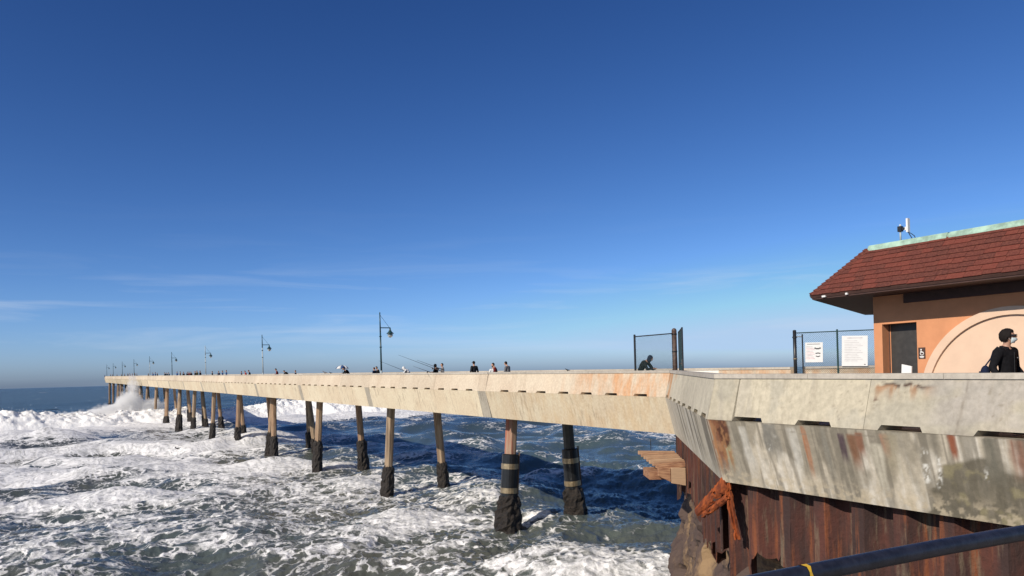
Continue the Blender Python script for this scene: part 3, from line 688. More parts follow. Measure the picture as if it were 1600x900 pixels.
# plaza deck at the shore end
pl = [SN.pos(0, .6, 0), SN.pos(SN.L, .6, 0), SOB.pos(SOB.L, .6, 0), FOB.pos(0, .6, 0), FN_.pos(0, .6, 0), FN_.pos(FN_.L, .6, 0)]
V = [tuple(p + np.array([0, 0, -.012])) for p in pl] + [tuple(p + np.array([0, 0, -.5])) for p in pl]; n = len(pl)
child('deck_slab', mesh('deck_slab', V, [tuple(range(n)), tuple(range(2*n-1, n-1, -1))] + [(i, n + i, n + (i+1) % n, (i+1) % n) for i in range(n)]), M['deck'])

# ---- piles
def crust_mesh(seed, hgt, r0, r1):
    g = np.random.default_rng(seed); n = 22; m_ = 14; V = []
    for j in range(m_ + 1):
        t = j / m_; z = hgt * t
        for i in range(n):
            a = 2 * math.pi * i / n; r = (r0 * (1 - t) + r1 * t) * (1 + .30 * (g.random() - .5)) * (1 if j < m_ else .72)
            sq = 1 / max(abs(math.cos(a)), abs(math.sin(a))); r *= (.75 + .25 * sq)
            V.append((r * math.cos(a), r * math.sin(a), z + (g.random() - .5) * .16))
    F = [(j*n+i, j*n+(i+1) % n, (j+1)*n+(i+1) % n, (j+1)*n+i) for j in range(m_) for i in range(n)] + [tuple(range(m_*n, m_*n+n))]
    return mesh('mussel_crust', V, F)
crusts = [crust_mesh(5 + i, 2.9 + .35 * i, .50, .40) for i in range(4)]; crust_big = [crust_mesh(50 + i, 2.9, .80, .56) for i in range(2)]
for m_ in crusts + crust_big: m_.materials.append(M['crust'])
ang = math.atan2(U[1], U[0])
def pile(s, o_top, o_bot, ds=0.0, big=False, mat='pile', w_=.29, rot=0.0):
    top = SO(s, o_top, zdeck(s) - GH + .25); bot = SO(s + ds, o_bot, -2.2)
    ax = (top - bot); ln = ax.length; quat = ax.to_track_quat('Z', 'Y')
    m = MB(); c = w_ * .42; ring = [(w_, -c), (w_, c), (c, w_), (-c, w_), (-w_, c), (-w_, -c), (-c, -w_), (c, -w_)]
    V = [(x, y, 0) for x, y in ring] + [(x, y, ln) for x, y in ring]
    m.add(V, [(i, (i+1) % 8, 8 + (i+1) % 8, 8 + i) for i in range(8)] + [tuple(range(7, -1, -1)), tuple(range(8, 16))])
    o = link('pile', mesh('pile', m.v, m.f), M[mat], pier); o.matrix_parent_inverse = pier.matrix_basis.inverted()
    Mx = Matrix.Translation(bot) @ Matrix.Rotation(ang, 4, 'Z').to_3x3().to_4x4()
    d = ax.normalized(); xa = Vector((U[0], U[1], 0)); xa = (xa - d * xa.dot(d)).normalized(); ya = d.cross(xa)
    rotm = Matrix((xa, ya, d)).transposed().to_4x4() @ Matrix.Rotation(rot, 4, 'Z'); o.matrix_basis = Matrix.Translation(bot) @ rotm
    def sub(name, me, mat_=None, z=0.0, sc=1.0, rz=0.0):
        c_ = bpy.data.objects.new(name, me); col.objects.link(c_); c_.parent = o; c_.location = (0, 0, z); c_.scale = (sc, sc, 1); c_.rotation_euler = (0, 0, rz)
        if mat_ and not me.materials: me.materials.append(M[mat_])
        return c_
    if big:
        sub('mussel_crust', crust_big[int(s + o_top) % 2], None, 1.2, 1.0, random.random() * 6)
        m2 = MB().lathe([(.30, 4.0), (.48, 4.0), (.48, 6.35), (.43, 6.40), (.30, 6.40)], n=20); sub('sleeve', mesh('sleeve', m2.v, m2.f), 'sleeve')
        for zb in (4.18, 5.55):
            m3 = MB().lathe([(.47, zb), (.505, zb), (.505, zb + .30), (.47, zb + .30)], n=20); sub('band', mesh('band', m3.v, m3.f), 'band')
        a_ = math.atan2(-.3, -1) ; m4 = MB().box(.47, .545, -.06, .06, 4.1, 6.5)
        st = sub('strap', mesh('strap', m4.v, m4.f), 'strap'); st.rotation_euler = (0, 0, R(238))
    else:
        k = int(random.random() * 4); sub('mussel_crust', crusts[k], None, 1.25 + random.uniform(-.2, .2), random.uniform(.95, 1.12), random.random() * 6)
    return o
for k in range(18):
    s = 14.6 + 17.8 * k; ce = PW / 2
    if k == 0:
        pile(s, ce - 2.1, ce - 2.75, 0, True, 'red_pile', .31); pile(s, ce + 1.7, ce + 2.35, 0, True, 'dark_pile', .31)
    elif k in (3, 7, 8, 11):
        for sg in (-1, 1):
            pile(s, ce + sg * 2.0, ce + sg * 2.6, 1.6); pile(s, ce + sg * 2.0, ce + sg * 2.6, -1.6)
    else:
        pile(s, ce - 2.1, ce - 2.75, random.uniform(-.3, .3)); pile(s, ce + 1.7, ce + 2.35, random.uniform(-.3, .3))
for s in (258, 267, 290, 308):
    pile(s + 2.0, ce - 2.9, ce - 3.1); pile(s + 2, ce + 2.9, ce + 3.1)

# ================================================================ rusted sheet-pile wall and its core
wall = empty('sheet_pile_wall', SO(-11, ONEAR + 1, 0)); tag(wall, 'rust-brown corrugated steel sheet-pile wall under the shore end of the pier, torn open at its corner', 'retaining wall')
def sheet(seg, q0, off, hb, seed, ncol=16):
    g = np.random.default_rng(seed); per = .9; V = []; F = []; nv = 14
    prof = [(0, 0), (.30, 0), (.44, .28), (.76, .28), (.9, 0)]
    us = np.linspace(0, per, ncol + 1)
    of = off + np.interp(us, [p[0] for p in prof], [p[1] for p in prof])
    base = seg.pos(q0 + us, of, 0.0)
    bot = np.array([hb(q0 + u) for u in us]); top = -GH - .005
    for j in range(nv + 1):
        t = j / nv
        for i, u in enumerate(us):
            h = top + (bot[i] - top) * t; jit = .02 * (vn(np.array([ (q0 + u) * 3]), np.array([h * 2.]), seed % 7)[0] - .5)
            p = base[i]; V.append((p[0] - seg.m[0] * jit, p[1] - seg.m[1] * jit, p[2] + h))
    n = ncol + 1
    F = [(j*n+i, j*n+i+1, (j+1)*n+i+1, (j+1)*n+i) for j in range(nv) for i in range(ncol)]
    me = mesh('sheet_pile', V, F); o = link('sheet_pile', me, M['rust'], wall); o.matrix_parent_inverse = wall.matrix_basis.inverted()
    me.materials[0] = M['rust']; md = o.modifiers.new('thickness', 'SOLIDIFY'); md.thickness = .03; md.offset = -1
    return o
def jag(q, base, amp, f=2.6): return base - amp * (fbm(np.array([q * f]), np.array([3.3]), 401, 3)[0] - .5) * 2 - .7 * amp * (vn(np.array([q * 9.0]), np.array([.5]), 402)[0] - .5)
for k in range(13):
    q = SOB.L - .9 * (k + 1) - .1
    sheet(SOB, q, .36, lambda q_: jag(q_, -3.35 - .35 * math.sin(q_ * .55) , .75), 500 + k)
for k in range(17):
    q = SN.L + .2 - .9 * (k + 1)
    if k < 2: hb = lambda q_: jag(q_, -3.4, .8)
    elif k == 2: hb = lambda q_: jag(q_, -4.0, .7)
    elif k == 3: hb = lambda q_: jag(q_, -5.2, .5)
    else: hb = lambda q_: -10.0
    sheet(SN, q, .60, hb, 530 + k)
# bent orange waler torn loose at the corner: ragged corroded plates
def ragged(name, p, q, wdt, seed, curl=0.0):
    p = Vector(p); q = Vector(q); d = q - p; sd_ = Vector((d.y, -d.x, 0)).normalized(); up = d.cross(sd_).normalized()
    g = random.Random(seed); n = 16; k = 6; V = []
    for i in range(n + 1):
        t = i / n; wl = wdt * (1 - .35 * t) * g.uniform(.75, 1.1); wr = wdt * (1 - .5 * t) * g.uniform(.7, 1.15)
        for j in range(k + 1):
            e = -wl + (wl + wr) * j / k
            V.append(p + d * (t + g.uniform(-.015, .015)) + up * e + sd_ * (curl * math.sin(t * 3) + .05 * math.cos(j / k * math.pi * 1.5) + g.uniform(-.012, .012)))
    F = [(i*(k+1)+j, i*(k+1)+j+1, (i+1)*(k+1)+j+1, (i+1)*(k+1)+j) for i in range(n) for j in range(k) if g.random() > .06]
    o = link(name, mesh(name, V, F), M['orange'], wall); o.matrix_parent_inverse = wall.matrix_basis.inverted()
    md = o.modifiers.new('thickness', 'SOLIDIFY'); md.thickness = .05; return o
cz = EYE - PH - GH
cn = SN.pos(SN.L, 0, 0); cx0 = Vector((cn[0], cn[1], 0))
ragged('waler', cx0 + Vector((.42, .05, cz - .12)), cx0 + Vector((-.12, .75, cz - .95)), .15, 3, .03)
ragged('waler', cx0 + Vector((.46, .0, cz - .42)), cx0 + Vector((-.02, .6, cz - 1.0)), .07, 5, .05)
ragged('hanger_strap', cx0 + Vector((.43, .0, cz - .12)), cx0 + Vector((.60, -.12, cz - 1.45)), .075, 4, .04)
# eroded core
def core():
    path = []
    for q in np.linspace(SN.L - 8, SN.L - .9, 46): path.append(SN.pos(q, 1.05, 0)[:2])
    for q in np.linspace(1.2, SOB.L - .3, 70): path.append(SOB.pos(q, .62, 0)[:2])
    e0 = path[-1]
    for t in np.linspace(0.12, 5, 34): path.append(e0 + N * t * .95 + U * (.5 * math.sin(min(t, 1.5))))
    path = np.array(path); d = np.gradient(path, axis=0); d /= np.linalg.norm(d, axis=1)[:, None]; nrm = np.stack([-d[:, 1], d[:, 0]], 1)
    hs = np.linspace(7.65 - 1.9, -2.5, 70); V = []; n = len(path); idx = np.arange(n) * .16
    for z in hs:
        bul = .75 * sstep(5.2, 1.0, np.full(n, z)); f = fbm(idx * .75, np.full(n, z * .75), 601, 6, .6) - .5; f2 = 1 - np.abs(2 * fbm(idx * .5, np.full(n, z * .38), 611, 4) - 1) * 2
        dd = -.28 + bul * (.25 + .9 * fbm(idx * .3, np.full(n, z * .2), 621, 3)) + f * 1.1 + .25 * f2 * (z < 4.5)
        dd = np.where(z > 4.6, np.minimum(dd, -.12), dd)
        p = path + nrm * dd[:, None]; V += [(x, y, z) for x, y in p]
    F = [(j*n+i, (j+1)*n+i, (j+1)*n+i+1, j*n+i+1) for j in range(len(hs) - 1) for i in range(n - 1)]
    o = link('rock_core', mesh('rock_core', V, F), M['rock'], None, False); tag(o, 'lumpy tan and brown eroded rock exposed below the torn sheet piles', 'rock'); return o
core()
# timber crib end sticking out from the wall
crib = empty('timber_crib', (5.15, 27.6, 4.8)); tag(crib, 'stack of weathered orange-brown timbers jutting from the rusty wall above the water', 'timber')
for i in range(8):
    m = MB(); y0 = .55 - i * .19; x0 = -.62 + i * .075; x1 = .72 + i * .03
    m.box(x0, x1, y0 - .085, y0 + .085, .82 - i * .055, .96 - i * .055)
    o = m.build('timber', M['timber'], crib); bevel(o, .012); o.rotation_euler = (0, R(2.5 - i * 1.2), R(random.uniform(-3, 3)))
for x0, x1, z0 in ((-.18, .26, .12), (.275, .78, -.02)):
    m = MB().hexa([(x0, -.98, z0 + .12 * (x0 < 0)), (x1, -.98, z0 - .1), (x1, -.82, z0 - .1), (x0, -.82, z0 + .12 * (x0 < 0)), (x0, -.98, .52), (x1, -.98, .50), (x1, -.82, .50), (x0, -.82, .52)])
    bevel(m.build('facing_board', M['timber'], crib), .012)
m = MB().box(-.45, .75, -.80, .5, .1, .38); m.build('backing_block', M['timber'], crib)
rods = MB().path([(5.02, 28.2, 6.2), (5.02, 28.2, 5.66)], .014).build('hanging_rod', M['black']); tag(rods, 'thin dark rod hanging from the girder above the timbers', 'rod')

# ================================================================ promenade and near handrail
pr = MB()
ra = Vector((.70, 1.87, 0)); rd_ = Vector((.9, .43, 0)).normalized(); rn = Vector((rd_.y, -rd_.x, 0))
P = lambda t, n_, z: tuple(ra + rd_ * t + rn * n_ + Vector((0, 0, z)))
pr.hexa([P(-30, 14, -3), P(9.5, 14, -3), P(9.5, -.18, -3), P(-30, -.18, -3), P(-30, 14, 7.1), P(9.5, 14, 7.1), P(9.5, -.18, 7.1), P(-30, -.18, 7.1)])
tag(pr.build('promenade', M['promenade']), kind='structure')
rail = empty('pipe_railing', P(0, 0, 7.1)); tag(rail, 'dark blue painted pipe handrail slanting across the foreground', 'railing')
def rchild(name, m, mat): o = m.build(name, M[mat], rail, True); o.matrix_parent_inverse = rail.matrix_basis.inverted(); return o
zr = EYE - .505
mm = MB(); pts = [P(t, .0, zr + .004 * math.sin(t * 3.1)) for t in np.linspace(-12, 9, 90)]
for a, b in zip(pts[:-1], pts[1:]): mm.tube(a, b, .0225, .0225, 20, False)
rchild('top_rail', mm, 'rail')
for zz in (7.72, 7.35): rchild('mid_rail', MB().tube(P(-12, 0, zz), P(9, 0, zz), .016, .016, 10), 'rail')
for t in (-11, -9, -7, -5, -3.2, -1.4, 3.4, 5.4, 7.4): rchild('post', MB().tube(P(t, 0, 7.1), P(t, 0, zr), .02, .02, 10), 'rail')
tp = MB(); g = random.Random(4)
base = ra + rd_ * -.005
ring = []
for k in range(9):
    a = R(-70 + k * 32); rr = .0235 + g.uniform(0, .002); ring.append((math.cos(a) * rr, math.sin(a) * rr))
Vv = []
for w_ in (-.006, .007):
    for i, (cn_, cz_) in enumerate(ring): Vv.append(base + rd_ * (w_ + g.uniform(-.004, .004)) + rn * (-cn_) + Vector((0, 0, zr + cz_)))
k0 = len(Vv); 
tp.add(Vv, [(i, i + 1, 9 + i + 1, 9 + i) for i in range(8)])
for (dx, dz, l_) in ((-.012, .012, .030), (.0, .004, .034), (.008, .014, .022)):
    b0 = base + rn * -.024 + rd_ * dx + Vector((0, 0, zr + dz)); e_ = b0 + rd_ * l_ + rn * -.012 + Vector((0, 0, -.02))
    tp.add([b0, b0 + Vector((0, 0, -.014)), e_ + Vector((0, 0, -.010)), e_ + Vector((0, 0, .006))], [(0, 1, 2, 3)])
tag(tp.build('tape_scrap', M['yellow']), 'scrap of yellow tape wrapped round the dark handrail', 'tape')
# ================================================================ fences, gates and posts at the pier's root
def chain_link(name, p0, p1, z0, z1, parent, cell=.058, r=.0035):
    """diamond wire mesh between two plan points, as thin three-sided wires"""
    p0 = Vector((p0[0], p0[1], 0)); p1 = Vector((p1[0], p1[1], 0)); d = (p1 - p0); ln = d.length; d /= ln; nn = Vector((-d.y, d.x, 0)); H = z1 - z0; V = []; F = []
    def wire(a, b, sgn):
        A = p0 + d * a[0] + Vector((0, 0, z0 + a[1])); B = p0 + d * b[0] + Vector((0, 0, z0 + b[1])); t = (B - A).normalized(); s_ = t.cross(nn)
        k = len(V)
        for P_ in (A, B):
            for an in (0, 2.094, 4.189): V.append(P_ + nn * (math.cos(an) * r + sgn * r * .6) + s_ * (math.sin(an) * r))
        F.extend([(k, k+1, k+4, k+3), (k+1, k+2, k+5, k+4), (k+2, k, k+3, k+5)])
    c = -H
    while c < ln:
        a0, a1 = max(0, c), min(ln, c + H)
        if a1 > a0 + .01:
            wire((a0, a0 - c), (a1, a1 - c), 1); wire((a0, H - (a0 - c)), (a1, H - (a1 - c)), -1)
        c += cell * 1.414
    o = link(name, mesh(name, V, F), M['mesh'], parent); o.matrix_parent_inverse = parent.matrix_basis.inverted(); return o
def wchild(parent, name, m, mat, smooth=False):
    o = m.build(name, M[mat] if isinstance(mat, str) else mat, parent, smooth); o.matrix_parent_inverse = parent.matrix_basis.inverted(); return o
def fence(name, pts, z0, z1, label, posts, pr=.035, mat='green', bottom=True, cell=.058):
    f = empty(name, (pts[0][0], pts[0][1], z0)); tag(f, label, 'fence')
    a = Vector((pts[0][0], pts[0][1], 0)); b = Vector((pts[1][0], pts[1][1], 0))
    for t in posts:
        p = a.lerp(b, t); wchild(f, 'post', MB().tube((p.x, p.y, z0), (p.x, p.y, z1 + .03), pr, pr, 10).ell((p.x, p.y, z1 + .03), pr * 1.1, pr * 1.1, pr * .8), mat)
    wchild(f, 'top_rail', MB().tube((a.x, a.y, z1 - .03), (b.x, b.y, z1 - .03), .024, .024, 8), mat)
    if bottom: wchild(f, 'bottom_rail', MB().tube((a.x, a.y, z0 + .12), (b.x, b.y, z0 + .12), .02, .02, 8), mat)
    chain_link('chain_link_mesh', (a.x, a.y), (b.x, b.y), z0 + .1, z1 - .03, f, cell)
    return f
def so2(s, o): p = A0 + U * s + N * o; return (float(p[0]), float(p[1]))
zd0 = zdeck(0)
GZ = EYE + 1.53
pl0 = so2(s_at_px(993, .78), .78); pl1 = so2(s_at_px(1052, .80), .80)
fence('chain_link_fence', (pl0, pl1), zd0 + .01, GZ - .02, 'dark chain-link side panel with no boards beside the brown round-topped gate post', (0,), .045, 'black')
gp = Vector((*so2(s_at_px(1055, .95), .95), 0))
b = MB().tube((gp.x, gp.y, zd0), (gp.x, gp.y, GZ + .07), .10, .10, 16).ell((gp.x, gp.y, GZ + .07), .10, .10, .10, 16, 8)
bp = empty('gate_post', (gp.x, gp.y, zd0)); wchild(bp, 'post', b, 'brown_post', True); tag(bp, 'thick rust-brown gate post with rounded top', 'post')
for zz in (.15, -.55, -1.5): wchild(bp, 'hinge_band', MB().lathe([(.10, 0), (.115, 0), (.115, .05), (.10, .05)], (gp.x, gp.y, GZ + zz - .25), 16), 'black')
def gate(name, p0, p1, z0, z1, label, mat='black'):
    g_ = empty(name, (p0[0], p0[1], z0)); tag(g_, label, 'gate')
    a = Vector((p0[0], p0[1], 0)); b_ = Vector((p1[0], p1[1], 0)); m = MB()
    for p in (a, b_): m.tube((p.x, p.y, z0 + .06), (p.x, p.y, z1), .03, .03, 8)
    for zz in (z0 + .08, (z0 + z1) / 2, z1 - .02): m.tube((a.x, a.y, zz), (b_.x, b_.y, zz), .026, .026, 8)
    wchild(g_, 'frame', m, mat); chain_link('chain_link_mesh', (a.x, a.y), (b_.x, b_.y), z0 + .08, z1, g_)
    q = b_.lerp(a, .06); wchild(g_, 'latch', MB().box(q.x - .03, q.x + .03, q.y - .03, q.y + .03, (z0 + z1) / 2 - .1, (z0 + z1) / 2 + .12), 'band'); return g_
gate('gate_leaf', (262 / 1200 * (gp.y - .1), gp.y - .1), (267.5 / 1200 * (gp.y - 3.2), gp.y - 3.2), zd0 + .02, GZ + .02, 'open chain-link gate leaf swung beside the brown round-topped post')
rp = Vector((*so2(-.3, PW - .75), 0))
kx = (1243 - 800) / 1200; rp.x = kx * rp.y
bp = empty('gate_post', (rp.x, rp.y, zd0)); wchild(bp, 'post', MB().tube((rp.x, rp.y, zd0), (rp.x, rp.y, GZ + .06), .075, .075, 14).ell((rp.x, rp.y, GZ + .06), .078, .078, .05, 14), 'black', True); tag(bp, 'dark gate post at the open end of the sign-hung fence', 'post')
wchild(bp, 'hinge_band', MB().lathe([(.07, 0), (.095, 0), (.095, .05), (.07, .05)], (rp.x, rp.y, GZ - 1.2), 14), 'band'); wchild(bp, 'hinge_band', MB().lathe([(.07, 0), (.10, 0), (.10, .06), (.07, .06)], (rp.x, rp.y, GZ - .25), 14), 'black')
lp = Vector((455 / 1200 * (rp.y - .15), rp.y - .15, 0)); wchild(bp, 'latch_post', MB().tube((lp.x, lp.y, zd0), (lp.x, lp.y, GZ - .12), .03, .03, 10).ell((lp.x, lp.y, GZ - .12), .034, .034, .03), 'black'); wchild(bp, 'stay_bar', MB().tube((rp.x, rp.y, GZ - .2), (lp.x, lp.y, GZ - .2), .018, .018, 6), 'black')
fd = Vector((.938, -.345, 0)); fe = rp + fd * 3.42
fence('chain_link_fence', ((rp.x + .08, rp.y), (fe.x, fe.y)), zd0 + .01, GZ + .0, 'green chain-link fence carrying two white notices', (.5, 1.0), .04, 'green')
def on_fence(t, n_, z): p = rp + fd * t + Vector((fd.y, -fd.x, 0)) * n_; return (p.x, p.y, z)
def px_t(x):
    k = (x - 800) / 1200; return (k * rp.y - rp.x) / (fd.x - k * fd.y)
def notice(name, x0, x1, y0, y1, tilt, label, lines, icons):
    t0, t1 = px_t(x0), px_t(x1); tm = (t0 + t1) / 2; d_ = rp.y + fd.y * tm
    hz = 607.5 - .0278 * (x0 + x1) / 2; z1 = EYE + (hz - y0) * d_ / 1200; z0 = EYE + (hz - y1) * d_ / 1200; W = t1 - t0; H = z1 - z0
    e = empty(name, on_fence(tm, .06, (z0 + z1) / 2)); e.rotation_euler = (0, R(tilt), math.atan2(fd.y, fd.x)); tag(e, label, 'sign')
    o = MB().box(-W/2, W/2, -.012, .012, -H/2, H/2).build('board', M['white'], e); bevel(o, .004)
    for (u0, u1, v0, v1, mt) in lines: MB().box(-W/2 + W*u0, -W/2 + W*u1, -.0155, -.0125, H/2 - H*v1, H/2 - H*v0).build('print_line', M[mt], e)
    for (u, v, w_, kind) in icons:
        m = MB(); cx_, cz_ = -W/2 + W*u, H/2 - H*v; w_ *= W
        m.box(cx_ - w_*.42, cx_ + w_*.42, -.0165, -.0125, cz_ - w_*.16, cz_ + w_*.20)
        for sg in (-1, 1):
            m.box(cx_ + sg*w_*.62 - w_*.20, cx_ + sg*w_*.62 + w_*.20, -.0165, -.0125, cz_ - w_*.02 if kind else cz_ - w_*.25, cz_ + w_*(.34 if kind else .1))
        m.build('pictogram', M['ink'], e)
ls = [(.1, .85, .07, .095, 'ink')] + [(.06, .42 + .06 * ((i * 7) % 3), .20 + .075 * i, .225 + .075 * i, 'pinkprint' if i % 3 else 'print') for i in range(9)]
notice('notice_sign', 1259, 1286.5, 535, 566, 1, 'small white notice with three dark pictograms wired to the chain-link fence', ls, [(.70, .32, .22, 1), (.72, .54, .17, 0), (.72, .71, .15, 1)])
ls = [(.2, .8, .06, .085, 'print')] + [(.10, .60 + .07 * ((i * 5) % 4), .16 + .055 * i, .172 + .055 * i, 'print') for i in range(13)] + [(.86, .92, .93, .955, 'ink')]
notice('notice_sign', 1316, 1356.5, 524.5, 572, 1.6, 'large plain white notice board wired to the chain-link fence', ls, [])

# ================================================================ restroom building
M['orange_wall'] = plain('orange_stucco', (0.66, 0.30, 0.155), .85, var=.06, scale=3, bump=.15, spec=.2)
M['cream_wall'] = plain('cream_stucco', (0.76, 0.55, 0.41), .85, var=.04, scale=3, bump=.12, spec=.2)
M['door'] = plain('dark_grey_door', (0.045, 0.042, 0.040), .5); M['soffit'] = plain('brown_soffit_paint', (0.06, 0.026, 0.020), .7)
M['fascia'] = plain('brown_fascia_paint', (0.075, 0.036, 0.028), .6); M['copper'] = plain('verdigris_copper', (0.34, 0.50, 0.40), .55, .1, var=.3, scale=5)
def shingle_mat():
    m = NT('red_brown_shingle'); r = m.random(); g_ = m.noise(m.pos(), 30, 4)
    c = m.mix(m.rng(r, 0, 1, 0, 1, False), (.150, .040, .030), (.085, .030, .025)); c = m.mix(m.rng(g_, .4, .65, 0, .45), c, (.21, .075, .05)); m.color(c); m.rough(.9, .15); m.bump(g_, .5, .01); return m.mat
M['shingle'] = shingle_mat()
CS, CO = -12.35, -4.72
zb = zdeck(CS)
bld = empty('restroom_building', SO(CS - 4, CO + 2, zb)); tag(bld, 'orange stucco restroom building with red-brown shingled mansard roof', 'building')
# local frame: x to the right along the front wall (-U), y outward (-N), z up from the deck
BM = Matrix.Translation(SO(CS, CO, zb)) @ Matrix(((-U[0], -N[0], 0, 0), (-U[1], -N[1], 0, 0), (0, 0, 1, 0), (0, 0, 0, 1)))
flip = BM.to_3x3().determinant() < 0
def bb(name, m, mat, smooth=False, parent=None):
    m.v = [tuple(BM @ Vector(v)) for v in m.v]
    if flip: m.f = [f[::-1] for f in m.f]
    o = m.build(name, M[mat], parent or bld, smooth); o.matrix_parent_inverse = bld.matrix_basis.inverted() if parent is None else Matrix(); return o
def tz(y, x): return None
eye = EYE - zb                      # eye height above this deck
def wall_t(x):                      # distance along the front wall for a picture column
    c = SO(CS, CO, 0); k = (x - 800) / 1200; return (k * c.y - c.x) / (-U[0] + k * U[1])
BL, BD = 9.0, 6.2
d0, d1 = wall_t(1380), wall_t(1434); dtop = eye + .90; sof = eye + 1.20; eav = eye + 1.57; mtop = eye + 2.62; OV = .95
w_ = MB()
sof = eav - .335
w_.box(0, d0, -.25, 0, 0, sof + .3); w_.box(d1, BL, -.25, 0, 0, sof + .3); w_.box(d0, d1, -.25, 0, dtop, sof + .3)
w_.hexa([(0, -.25, 0), (.25, -.25, 0), (-1.6, -BD, 0), (-1.85, -BD, 0), (0, -.25, sof + .3), (.25, -.25, sof + .3), (-1.6, -BD, sof + .3), (-1.85, -BD, sof + .3)]); w_.box(BL - .25, BL, -BD, -.25, 0, sof + .3); w_.box(-1.6, BL - .25, -BD, -BD + .25, 0, sof + .3)
bb('wall', w_, 'orange_wall')
bb('door_jamb', MB().box(d0, d0 + .03, -.262, -.248, 0, dtop), 'fascia')
bb('door', MB().box(d0 + .002, d1 - .002, -.30, -.255, 0, dtop), 'door')
bb('door_threshold', MB().box(d0, d1, -.25, 0.02, 0, .03), 'cap')
ac, az, ro, ri = 2.92, eye - .76, 1.83, 1.665
m = MB(); n = 48; V = []
a0 = math.asin(max(-1, min(1, -az / ro)))
for i in range(n + 1):
    a = (a0) + (math.pi - 2 * a0) * i / n
    ai = math.asin(-az / ri) if az < ri else -math.pi / 2
    b_ = ai + (math.pi - 2 * ai) * i / n
    for r, y, aa in ((ro, .0005, a), (ro, .07, a), (ri, .07, b_), (ri, .0005, b_)): V.append((ac + r * math.cos(aa), y, az + r * math.sin(aa)))
m.add(V, [(4*i+k, 4*i+(k+1), 4*i+4+(k+1), 4*i+4+k) for i in range(n) for k in range(3)]); arch = bb('arch_ring', m, 'cream_wall')
m = MB(); V = []
for i in range(n + 1):
    ai = math.asin(-az / ri) if az < ri else -math.pi / 2
    b_ = ai + (math.pi - 2 * ai) * i / n; V += [(ac + ri * math.cos(b_), .012, az + ri * math.sin(b_))]
m.add(V + [(p[0], .0, p[2]) for p in V], [tuple(range(n + 1))] + [(i, i + 1, n + 1 + i + 1, n + 1 + i) for i in range(n)]); bb('arch_panel', m, 'cream_wall')
# roof over a skewed plan: the seaward end runs back at an angle, so its wide flat soffit shows beyond the wall
def rplan(i):   # i = overhang beyond the wall line
    k = i + .0
    return [(-k, k), (BL + k, k), (BL + k, -9.2 - k), (-1.0 - k * .9, -8.6 - k), (-3.0 - k, -5.1 - k * .5)]
def prism(z0, i0, z1, i1):
    a = [(x, y, z0) for x, y in rplan(i0)]; b_ = [(x, y, z1) for x, y in rplan(i1)]; n = len(a)
    return MB().add(a + b_, [tuple(range(n - 1, -1, -1)), tuple(range(n, 2 * n))] + [(i, (i + 1) % n, n + (i + 1) % n, n + i) for i in range(n)])
bb('soffit', prism(eav - .03, OV - .03, eav + .001, OV - .03), 'soffit')
bb('fascia', prism(eav + .003, OV - .015, eav + .055, OV + .01), 'fascia')
bb('frieze_board', MB().box(.75, BL, .002, .05, eav - .24, eav - .032), 'soffit')
roof = bb('roof', prism(eav + .057, OV, mtop, .06), 'fascia')
# shingle courses on the front slope and the end slope
course = .135; run = OV - .06; rise = mtop - eav - .057; sl = math.hypot(run, rise); nc = int(sl / course)
shm = {}
g = random.Random(9)
rest = MB(); count = 0
def shingle(p, along, updir, outn, wdt, idx, view):
    global count
    t = .016; L_ = course * 1.35; tilt = outn * .012
    P_ = [p, p + along * wdt, p + along * wdt + updir * L_, p + updir * L_]
    low = [P_[0] + tilt, P_[1] + tilt, P_[2] - outn * .002, P_[3] - outn * .002]; top = [P_[0] + tilt + outn * t, P_[1] + tilt + outn * t, P_[2] + outn * .006, P_[3] + outn * .006]
    if view and count < 300:
        count += 1; c_ = p; lo = [q - c_ for q in low]; hi = [q - c_ for q in top]
        key = (idx, round(wdt, 2))
        if key not in shm:
            mm_ = MB().hexa([(BM.to_3x3() @ v) for v in lo + hi]); mm_.f = [f[::-1] for f in mm_.f] if flip else mm_.f
            shm[key] = mesh('shingle', mm_.v, mm_.f); shm[key].materials.append(M['shingle'])
        o = bpy.data.objects.new('shingle', shm[key]); col.objects.link(o); o.parent = roof; o.location = BM @ c_
        o.matrix_parent_inverse = bld.matrix_basis.inverted() if False else Matrix()
        o.location = roof.matrix_basis.inverted() @ (BM @ c_)
    else: rest.hexa(low + top)
for c in range(nc):
    f0 = c / nc; base = Vector((0, OV - run * f0, eav + .06 + rise * f0)); ins = OV - run * f0
    up = Vector((0, -run, rise)).normalized(); on = Vector((0, rise, run)).normalized()
    x = -ins + g.uniform(0, .1); 
    while x < BL + ins - .05:
        wd = g.choice((.22, .28, .34)); wd = min(wd, BL + ins - x)
        if wd > .05: shingle(Vector((x, base.y, base.z)) + up * g.uniform(-.012, .012), Vector((1, 0, 0)), up, on, round(wd, 2), 0, x < 6.6)
        x += wd + .006
    for (pa, pb) in (((-ins, ins), (-3.0 - ins, -5.1 - ins * .5)), ((BL + ins, -9.2 - ins), (BL + ins, ins))):
        d2 = Vector((pb[0] - pa[0], pb[1] - pa[1], 0)); ln2 = d2.length; d2 /= ln2; hn = Vector((d2.y, -d2.x, 0))
        if (Vector((BL / 2, -4, 0)) - Vector((*pa, 0))).dot(hn) > 0: hn = -hn
        up2 = (-hn * run + Vector((0, 0, rise))).normalized(); on2 = (hn * rise + Vector((0, 0, run))).normalized(); y = 0.0
        while y < ln2 - .05:
            wd = min(.3, ln2 - y); P_ = Vector((pa[0], pa[1], base.z)) + d2 * y
            low = [P_ + on2 * .012, P_ + d2 * wd + on2 * .012, P_ + d2 * wd + up2 * course * 1.3, P_ + up2 * course * 1.3]
            rest.hexa(low + [q + on2 * .016 for q in low]); y += wd + .006
ro_ = bb('shingle_field', rest, 'shingle', parent=None); ro_['kind'] = 'stuff'
